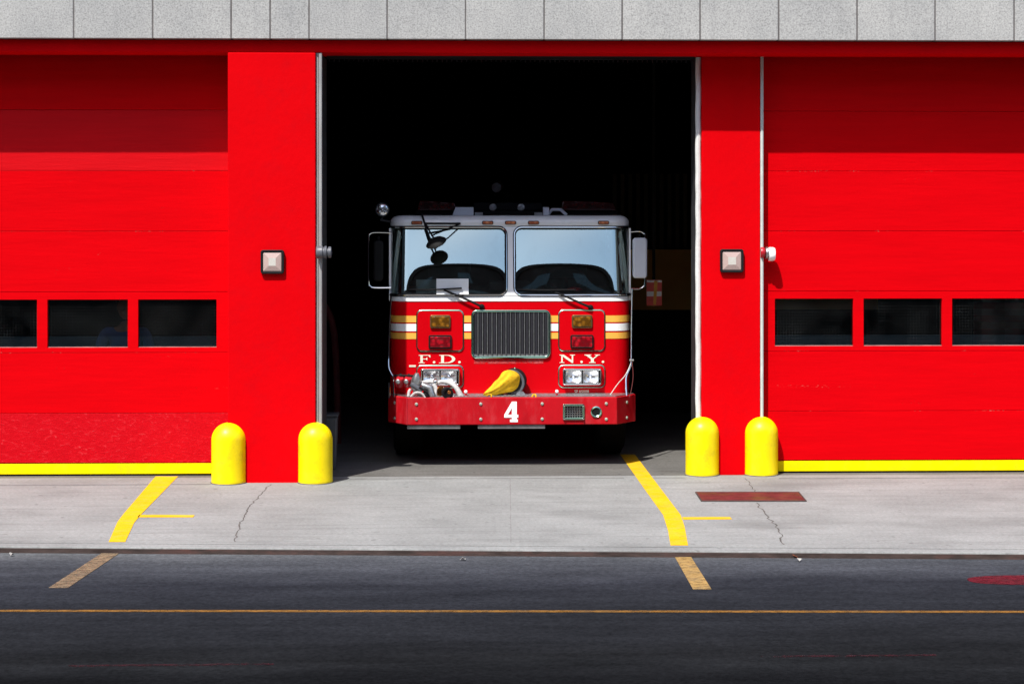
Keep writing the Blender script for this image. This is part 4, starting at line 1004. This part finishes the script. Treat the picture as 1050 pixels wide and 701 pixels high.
# roof light bar
YLB = 2.1
zk0 = ZT+0.001
lb = obj('light_bar', box(PX(426, YLB), PX(634, YLB), YLB+0.06, YLB+0.34, zk0+0.01, zk0+0.05), 'bar_black', FE, smooth=0, bevel=0.01)
for a, b in ((428, 469), (575, 632)):
    bm = bmesh.new(); prism(bm, [(PX(a, YLB), YLB, zk0+.055), (PX(b, YLB), YLB, zk0+.055), (PX(b-3, YLB), YLB, PZ(207.5, YLB)), (PX(a+2, YLB), YLB, PZ(205.5, YLB))], (0, 0.35, 0)); obj('bar_lens', bm, 'lens_bar_red', lb, bevel=0.012)
obj('bar_middle', box(PX(486, YLB), PX(556, YLB), YLB+0.1, YLB+0.3, zk0+.054, PZ(207.8, YLB)), 'bar_black', lb, smooth=0, bevel=0.008)
for px in (505.5, 534.5):
    obj('bar_lamp', L([(0.035, 0), (0.04, 0.02), (0.032, 0.035), (0, 0.045)], (PX(px, YLB), YLB+0.11, PZ(212.5, YLB)), (0, -1, 0), 20), 'lens_white', lb)
for a, b in ((464, 485.5), (556.5, 562.5)):
    bm = prism(bmesh.new(), [(PX(a, YLB), YLB-.12, zk0), (PX(b, YLB), YLB-.12, zk0), (PX(b, YLB), YLB-.12, PZ(212.5, YLB)), (PX(a+3 if b-a > 10 else a, YLB), YLB-.12, PZ(212.5, YLB))], (0, 0.1, 0)); obj('bar_bracket', bm, 'grey', lb, smooth=0, bevel=0.006)
bm = bmesh.new(); tube(bm, [P(562, 220, YLB), P(566, 215, YLB), P(575, 215, YLB), P(581, 220.5, YLB)], 0.018)
obj('bar_bracket', bm, 'grey', lb)
for px in (491, 552): obj('bar_foot', box(PX(px-4, YLB), PX(px+4, YLB), YLB-.05, YLB+.02, zk0, zk0+.03), 'steel', lb, smooth=0)
# deck gun silhouette and ladder behind the bar
dg = obj('deck_gun', T([(PX(522, 4.6), 4.9, ZT+.05), (PX(522, 4.6), 4.8, ZT+0.35), (PX(518, 4.6), 4.5, ZT+0.42), (PX(512, 4.6), 4.2, ZT+0.36)], 0.05, smooth_n=4), 'dark', FE)
obj('gun_nozzle', T([(PX(512, 4.6), 4.2, ZT+0.36), (PX(508, 4.6), 4.0, ZT+0.33)], [0.045, 0.06]), 'steel', dg)
# body and wheels
bd = obj('hose_body', box(xm-xo+0.01, xm+xo-0.01, YBK+0.06, 9.2, 0.6, 2.15), 'truck_red', FE, smooth=0, bevel=0.02)
for s in (-1, 1):
    for k in range(3): obj('locker_door', box(*sorted((xm+s*(xo-0.008), xm+s*(xo+0.004))), YBK+0.35+k*1.6, YBK+1.75+k*1.6, 1.05, 2.0), 'steel', bd, smooth=0, bevel=0.01)
    obj('body_rail', T([(xm+s*(xo-.06), YBK+.1, 2.25), (xm+s*(xo-.06), 9.1, 2.25)], 0.02), 'chrome', bd)
    for yw in (2.25, 7.1):
        xw = xm+s*(xo-0.17)
        w = obj('wheel', L([(0.28, -0.15), (0.46, -0.15), (0.51, -0.12), (0.52, 0), (0.51, 0.12), (0.46, 0.15), (0.28, 0.15)], (xw, yw, 0.52), (s, 0, 0), 36), 'tyre', FE)
        obj('rim', L([(0.29, 0.10), (0.27, 0.13), (0.2, 0.06), (0.12, 0.07), (0.1, 0.14), (0, 0.15)], (xw, yw, 0.52), (s, 0, 0), 28), 'steel', w)
obj('axle', T([(xm-1, 2.25, 0.52), (xm+1, 2.25, 0.52)], 0.07), 'dark', FE)
obj('axle', T([(xm-1, 7.1, 0.52), (xm+1, 7.1, 0.52)], 0.09), 'dark', FE)
obj('chassis', box(xm-0.45, xm+0.45, 1.6, 9.0, 0.45, 0.6-.003), 'dark', FE, smooth=0)

# ------------------------------------------------------------------ bundle of hose and nozzle on the bumper
HB = thing('hose_bundle', P(445, 407, 1.22), 'white hose with grey valve and black nozzle piled on the left end of the bumper', 'fire hose')
def ph(px, py, y=1.2): return P(px, py, y)
obj('hose', T([ph(448, 392.5, 1.22), ph(453, 391.2, 1.22), ph(460, 392.3, 1.22), ph(466.5, 396, 1.2), ph(470.5, 402, 1.19), ph(473.5, 408, 1.19)], [0.02, 0.03], smooth_n=5, seg=12), 'hose_white', HB)
obj('hose', T([ph(430.5, 393.5, 1.24), ph(436, 391.5, 1.24), ph(444, 391.3, 1.23), ph(450, 393, 1.22)], 0.02, smooth_n=5, seg=12), 'hose_white', HB)
obj('hose', T([ph(421, 399, 1.2), ph(419.3, 402, 1.19), ph(418.8, 407.5, 1.18)], 0.016, smooth_n=4), 'hose_white', HB)
obj('hose', T([ph(424, 401, 1.2), ph(431, 404, 1.18), ph(438, 407, 1.17)], 0.018, smooth_n=4), 'hose_white', HB)
obj('hose', T([ph(444, 394, 1.19), ph(447, 399, 1.18), ph(445, 407.5, 1.17)], 0.022, smooth_n=4), 'hose_white', HB)
vb = obj('valve', L([(0.035, -0.07), (0.05, -0.05), (0.055, 0.0), (0.05, 0.05), (0.02, 0.11)], ph(426.5, 393, 1.2), (0.1, -0.2, 1), 20), 'steel', HB)
obj('valve_handle', T([ph(421, 393.5, 1.14), ph(433, 400.5, 1.14)], [0.022, 0.03]), 'device', vb)
obj('valve_body', T([ph(433, 394.5, 1.18), ph(441, 397.5, 1.16), ph(443, 406, 1.16)], [0.035, 0.042], seg=14), 'steel', HB)
nz = obj('nozzle', L([(0.042, -0.02), (0.052, 0.0), (0.056, 0.05), (0.05, 0.06), (0.058, 0.075), (0.058, 0.10), (0.04, 0.102), (0.036, 0.09)], ph(457, 401.5, 1.2), (0.25, -1, -0.05), 24), 'black', HB)
obj('nozzle_ring', L([(0.05, 0), (0.056, 0.012), (0.05, 0.022)], ph(451.5, 401, 1.2), (0.5, -1, 0), 22), 'brass', HB)
obj('nozzle_ring', L([(0.014, 0), (0.018, 0.006), (0.012, 0.01)], ph(460.5, 402, 1.085), (0.25, -1, -.05), 20), 'brass', HB)
obj('coupling', L([(0.03, -0.02), (0.038, -0.012), (0.038, 0.012), (0.03, 0.02)], ph(446.5, 391.8, 1.22), (1, 0, 0.1), 18), 'chrome', HB)
obj('coupling', L([(0.036, -0.03), (0.044, -0.02), (0.044, 0.02), (0.036, 0.03)], ph(437.5, 404.5, 1.15), (0.6, -0.6, 0.5), 18), 'black', HB)
obj('valve_lever', T([ph(430, 397, 1.12), ph(439, 402.5, 1.1)], [0.014, 0.009]), 'black', HB)
obj('hose', T([ph(421.5, 406.5, 1.14), ph(426, 402.5, 1.13), ph(432, 403, 1.12), ph(436, 407.5, 1.12)], 0.013, smooth_n=4), 'hose_white', HB)
# discharge pipe with two red couplings at the left corner
DP = obj('discharge_pipe', T([P(402.5, 384.8, 1.3), P(425, 385.3, 1.28)], 0.012), 'black', FE)
for px in (409.8, 418.2):
    obj('red_coupling', L([(0.036, -0.05), (0.044, -0.03), (0.044, 0.03), (0.036, 0.05)], P(px, 391.5, 1.28), (0.1, -0.5, 1), 18), 'red_part', DP)
    obj('coupling_cap', L([(0.022, 0), (0.024, 0.02), (0.014, 0.025)], P(px-1.5, 391, 1.235), (-0.2, -1, 0), 14), 'steel', DP)
    obj('coupling_nut', L([(0.02, -0.012), (0.02, 0.012)], P(px+1, 384.9, 1.29), (1, 0, 0), 8), 'black', DP)

# ------------------------------------------------------------------ loose things in the cab and the bay
yp_ = 1.72
def panel_thing(name, a, b, c, d, y, m, label, cat, lean=0.06):
    x0, x1, z0, z1 = PX(a, y), PX(b, y), PZ(d, y), PZ(c, y)
    return tag(obj(name, prism(bmesh.new(), [(x0, y, z0), (x1, y, z0), (x1, y+lean, z1), (x0, y+lean, z1)], (0, 0.003, 0)), m, smooth=0), label, cat)
panel_thing('paper_sheet', 447.5, 480.5, 285.8, 301.6, 1.432, 'paper', 'white paper sheet tucked at the foot of the left windshield behind the wiper', 'paper', 0.036)
panel_thing('clipboard', 426.5, 448, 287, 303, 1.62, 'card', 'grey green card leaning beside the white sheet behind the left windshield', 'clipboard', 0.12)
bm = bmesh.new(); c = P(589, 298.5, 1.85); bmesh.ops.create_icosphere(bm, subdivisions=2, radius=0.08, matrix=Matrix.Translation(c) @ Matrix.Diagonal((1.3, .8, .55, 1))); tag(obj('red_cap', bm, 'red_part', smooth=60), 'crumpled red cap on the dashboard behind the right windshield', 'cap')
bc = P(336, 440, 1.0)
bi = thing('waste_bin', (bc.x, 1.05, 0), 'dark grey tapered bin standing inside the open bay beside the left track', 'bin')
zt_ = PZ(423, 1.05); h = 0.11
obj('bin_body', loft(bmesh.new(), [[(bc.x+a*h*.75, 1.05+b*h*.75, 0.0) for a, b in ((-1, -1), (1, -1), (1, 1), (-1, 1))], [(bc.x+a*h*.9, 1.05+b*h*.9, zt_-.03) for a, b in ((-1, -1), (1, -1), (1, 1), (-1, 1))]], close=True, caps=(True, True)), 'bin', bi, smooth=0, bevel=0.015)
obj('bin_rim', box(bc.x-h, bc.x+h, 1.05-h, 1.05+h, zt_-.029, zt_), 'bin', bi, smooth=0, bevel=0.008)
PY_ = 3.0
po = P(670.7, 300, PY_)
fl_ = thing('wall_poster', (po.x, PY_, PZ(313, PY_)), 'small red and white poster with a gold bar in the dark bay beside the engine', 'poster')
x0_, x1_, z0_, z1_ = PX(663, PY_), PX(678.5, PY_), PZ(313.5, PY_), PZ(287, PY_)
obj('board', box(x0_, x1_, PY_, PY_+.02, z0_, z1_), M.setdefault('poster_red', mat('poster_red', (0.75, 0.11, 0.09), 0.6, var=0.2, vs=8)), fl_, smooth=0)
obj('poster_support', box(po.x-0.015, po.x+0.015, PY_+.022, PY_+.05, z0_+.02, 5.0), 'interior', fl_, smooth=0)
bm = bmesh.new()
hh = (z1_-z0_)
bx(bm, x0_+.002, x1_-.002, PY_-.005, PY_-.001, z0_+hh*.36, z0_+hh*.55); obj('white_bar', bm, 'paper', fl_, smooth=0)
obj('white_bar', box(x0_+.002, x1_-.002, PY_-.005, PY_-.001, z0_+hh*.9, z0_+hh*.98), 'paper', fl_, smooth=0)
obj('gold_bar', prism(bmesh.new(), [(po.x-.01, PY_-.01, z0_+.01), (po.x+.02, PY_-.01, z0_+.01), (po.x+.04, PY_-.01, z1_-.01), (po.x+.0, PY_-.01, z1_-.01)], (0, .004, 0)), 'gold', fl_, smooth=0)
hc = P(338, 350, 3.2)
tag(obj('hanging_hose', T([(hc.x-.35, 3.2, hc.z-.9), (hc.x-.32, 3.2, hc.z+.2), (hc.x-.15, 3.2, hc.z+.45), (hc.x+.05, 3.2, hc.z+.1), (hc.x+.1, 3.2, hc.z-1.4)], 0.04, smooth_n=6), 'hose_red'), 'dull red hose hanging in the dark just inside the open bay', 'hose')
pf = P(1040, 330, 2.2)
bm = bmesh.new(); rows = []
for j in range(9):
    rows.append([(pf.x-.45+i*.06, 2.2+.05*math.sin(i*1.3), 0.9+j*0.16) for i in range(18)])
loft(bm, rows); tag(obj('flag', bm, 'flag', smooth=60), 'red and white striped flag hanging inside behind the right door window', 'flag')

# ------------------------------------------------------------------ figure added behind the left door window in place of a reflection
def skin_chain(joints, edges, sub=2):
    me = bpy.data.meshes.new('tmp'); names = list(joints)
    me.from_pydata([joints[n][0] for n in names], [(names.index(a), names.index(b)) for a, b in edges], [])
    o = bpy.data.objects.new('tmp', me); COL.objects.link(o)
    sk = o.modifiers.new('s', 'SKIN'); sk.use_smooth_shade = True
    for i, n in enumerate(names):
        d = me.skin_vertices[0].data[i]; r = joints[n][1]; d.radius = r if isinstance(r, tuple) else (r, r)
    me.skin_vertices[0].data[0].use_root = True
    su = o.modifiers.new('u', 'SUBSURF'); su.levels = sub; su.render_levels = sub
    dg_ = bpy.context.evaluated_depsgraph_get(); m2 = bpy.data.meshes.new_from_object(o.evaluated_get(dg_))
    bm = bmesh.new(); bm.from_mesh(m2); bpy.data.objects.remove(o); bpy.data.meshes.remove(m2); return bm
def head_bm(c, r=0.1):
    bm = bmesh.new(); bmesh.ops.create_uvsphere(bm, u_segments=24, v_segments=18, radius=1)
    for v in bm.verts:
        x, y, z = v.co
        k = 1-0.22*max(0, -z)**1.5
        v.co = Vector((x*0.078*k, y*0.098*k-0.012*max(0, -z), z*0.118))
    bmesh.ops.translate(bm, verts=bm.verts, vec=c)
    c = Vector(c)
    lathe(bm, [(0.017, -0.02), (0.016, 0.0), (0.007, 0.022), (0, 0.026)], c+Vector((0, -0.09, -0.022)), (0, -1, 0.1), 10)  # nose
    for s in (-1, 1): bmesh.ops.create_icosphere(bm, subdivisions=1, radius=0.024, matrix=Matrix.Translation(c+Vector((s*0.077, 0.008, -0.005))) @ Matrix.Diagonal((.35, .8, 1.2, 1)))
    return bm
def added_figure(base, shirt, label):
    x, y, _ = base
    t = thing('added_figure', base, label, 'added_figure')
    def w(a, b, c): return Vector((x+a, y+b, c))
    J = {'pel': (w(0, 0, .95), (.15, .11)), 'wst': (w(0, 0, 1.1), (.14, .10)), 'chs': (w(0, 0, 1.3), (.165, .11)), 'nkb': (w(0, 0.01, 1.46), (.07, .06)), 'nk': (w(0, 0, 1.53), .055),
         'hL': (w(-.1, 0, .88), .095), 'kL': (w(-.11, -.01, .5), .062), 'aL': (w(-.12, .02, .1), .042), 'tL': (w(-.13, -.14, .045), .04),
         'hR': (w(.1, 0, .88), .095), 'kR': (w(.11, -.01, .5), .062), 'aR': (w(.12, .02, .1), .042), 'tR': (w(.13, -.14, .045), .04),
         'sL': (w(-.2, 0, 1.42), .058), 'eL': (w(-.3, 0.02, 1.14), .042), 'wL': (w(-.2, -.18, 1.04), .03), 'pL': (w(-.15, -.25, 1.05), (.036, .02)),
         'sR': (w(.2, 0, 1.42), .058), 'eR': (w(.27, .02, 1.13), .042), 'wR': (w(.26, -.08, .9), .03), 'pR': (w(.26, -.11, .81), (.02, .036))}
    E = [('pel', 'wst'), ('wst', 'chs'), ('chs', 'nkb'), ('nkb', 'nk'), ('pel', 'hL'), ('hL', 'kL'), ('kL', 'aL'), ('aL', 'tL'), ('pel', 'hR'), ('hR', 'kR'), ('kR', 'aR'), ('aR', 'tR'),
         ('chs', 'sL'), ('sL', 'eL'), ('eL', 'wL'), ('wL', 'pL'), ('chs', 'sR'), ('sR', 'eR'), ('eR', 'wR'), ('wR', 'pR')]
    bm = skin_chain(J, E); merge(bm, head_bm(w(0, -.02, 1.655)))
    for s, pt in ((-1, w(-.13, -.28, 1.05)), (1, w(.26, -.12, .77))):
        for k in range(4):
            o = Vector((0, 0, .024*(k-1.5))) if s < 0 else Vector((0, .02*(k-1.5), 0)); d = Vector((.06, -.05, 0)) if s < 0 else Vector((0, -.01, -.08))
            tube(bm, [pt+o, pt+o+d*.5, pt+o+d+(Vector((.02, .01, 0)) if s < 0 else Vector((-.01, -.015, -.005)))], [.0095, .007], seg=8)
        tube(bm, [pt+Vector((-.01, 0, .03)), pt+Vector((.02, -.03, .06 if s < 0 else -.01))], [.011, .008], seg=8)
    obj('body', bm, 'skin', t, smooth=70)
    S = {k: (v[0], tuple(q+.014 for q in v[1]) if isinstance(v[1], tuple) else v[1]+.014) for k, v in J.items()}
    S['eL'] = (J['sL'][0].lerp(J['eL'][0], .7), .058); S['eR'] = (J['sR'][0].lerp(J['eR'][0], .7), .058)
    shirt_e = [('pel', 'wst'), ('wst', 'chs'), ('chs', 'nkb'), ('chs', 'sL'), ('sL', 'eL'), ('chs', 'sR'), ('sR', 'eR')]
    obj('shirt', skin_chain({k: S[k] for k in ('pel', 'wst', 'chs', 'nkb', 'sL', 'eL', 'sR', 'eR')}, shirt_e), shirt, t, smooth=70)
    Q = dict(S); Q['pel'] = (J['pel'][0]-Vector((0, 0, .03)), (.16, .12))
    obj('added_trousers', skin_chain({k: Q[k] for k in ('pel', 'hL', 'kL', 'aL', 'hR', 'kR', 'aR')}, [('pel', 'hL'), ('hL', 'kL'), ('kL', 'aL'), ('pel', 'hR'), ('hR', 'kR'), ('kR', 'aR')]), 'navy', t, smooth=70)
    bm = bmesh.new(); bmesh.ops.create_uvsphere(bm, u_segments=20, v_segments=14, radius=1, matrix=Matrix.Translation(w(0, .0, 1.675)) @ Matrix.Diagonal((.086, .1, .112, 1)))
    bmesh.ops.delete(bm, geom=[v for v in bm.verts if v.co.z < 1.66-(v.co.y-y)*.6+.03], context='VERTS'); obj('hair', bm, 'hair', t, smooth=70)
    for s in (-1, 1):
        bm = bmesh.new(); bx(bm, x+s*.125-.05, x+s*.125+.05, y-.2, y+.08, 0.0, .1); obj('shoe', bm, 'black', t, bevel=0.03)
pb = P(131, 340, 1.15)
added_figure((pb.x, 1.02, 0), 'added_figure_shirt', 'figure in a blue shirt added behind the left door window in place of a reflection')

# ------------------------------------------------------------------ litter along the kerb
rnd = random.Random(11)
spots = [(366, 563.5, 'litter', 'white'), (399.5, 566.5, 'litter', 'white'), (475, 574.5, 'litter', 'white'), (552, 567, 'leaf', 'orange'), (716, 568.5, 'leaf', 'orange'), (806, 571, 'leaf', 'orange'), (815, 571.5, 'leaf', 'orange'), (843, 571, 'litter', 'white'), (820, 575.5, 'litter', 'white'), (12, 570, 'litter', 'white'), (186, 564.5, 'leaf', 'orange')]
where = ['in the gutter below the wide pillar and bay edge', 'in the gutter left of the engine grille', 'on the road in front of the engine', 'in the gutter below the bumper number', 'in the gutter beside the short yellow road dash', 'in the gutter under the right door, nearer the bay', 'in the gutter under the right door, beside its twin', 'in the gutter under the first window of the right door', 'on the asphalt just off the kerb under the right door', 'on the road at the far left edge', 'in the gutter under the left door']
for (px, py, m, cw), wh in zip(spots, where):
    c = G(px, py, RZ); bm = bmesh.new(); n = 7; w = rnd.uniform(.014, .03)*(1.7 if m == 'leaf' else 1)
    ring = [bm.verts.new((c.x+w*rnd.uniform(.6, 1.1)*math.cos(2*math.pi*k/n), c.y+w*rnd.uniform(.5, 1)*math.sin(2*math.pi*k/n), RZ+rnd.uniform(.004, .03))) for k in range(n)]
    ctr = bm.verts.new((c.x, c.y, RZ+.012))
    for k in range(n): bm.faces.new((ring[k], ring[(k+1) % n], ctr))
    r_ = bmesh.ops.extrude_face_region(bm, geom=bm.faces[:]); bmesh.ops.translate(bm, verts=[v for v in r_['geom'] if isinstance(v, bmesh.types.BMVert)], vec=(0, 0, .003))
    tag(obj('fallen_leaf' if m == 'leaf' else 'litter_scrap', bm, m, smooth=0), ('dry orange leaf lying ' if m == 'leaf' else 'small white scrap lying ')+wh, 'leaf' if m == 'leaf' else 'litter', 'scraps and leaves along the kerb')

# ------------------------------------------------------------------ light, sky, camera
d = Vector((0.575, 1.0, -1.75)).normalized()
el = math.asin(-d.z); rot = math.atan2(-d.x, -d.y)
sun = bpy.data.lights.new('sun', 'SUN'); sun.energy = 4.2; sun.angle = R(0.5); sun.color = (1.0, 0.965, 0.91)
so_ = bpy.data.objects.new('sun', sun); COL.objects.link(so_); so_.rotation_euler = d.to_track_quat('-Z', 'Y').to_euler(); so_.location = (-6, -10, 20)
w = bpy.data.worlds.new('World'); scene.world = w; w.use_nodes = True
nt = w.node_tree; nt.nodes.clear()
sky = nt.nodes.new('ShaderNodeTexSky'); sky.sky_type = 'NISHITA'; sky.sun_disc = False; sky.sun_elevation = el; sky.sun_rotation = rot; sky.air_density = 1.0; sky.dust_density = 1.5
bg = nt.nodes.new('ShaderNodeBackground'); bg.inputs[1].default_value = 0.15
o_ = nt.nodes.new('ShaderNodeOutputWorld'); nt.links.new(sky.outputs[0], bg.inputs[0]); nt.links.new(bg.outputs[0], o_.inputs[0])
cam = bpy.data.cameras.new('camera'); co = bpy.data.objects.new('camera', cam); COL.objects.link(co)
co.location = CAM; co.rotation_euler = (R(90), 0, -YAW); cam.sensor_width = 36; cam.sensor_fit = 'HORIZONTAL'; cam.lens = FPX/1050*36; cam.shift_y = -(350.5-222)/1050
cam.clip_end = 500; cam.clip_start = 0.1
scene.camera = co
vs = scene.view_settings; vs.view_transform = 'Standard'; vs.look = 'None'; vs.exposure = 0.66; vs.gamma = 1.0; vs.use_curve_mapping = False
scene.render.engine = 'CYCLES'
scene.cycles.max_bounces = 8; scene.cycles.transparent_max_bounces = 12
try: scene.cycles.use_denoising = True
except Exception: pass
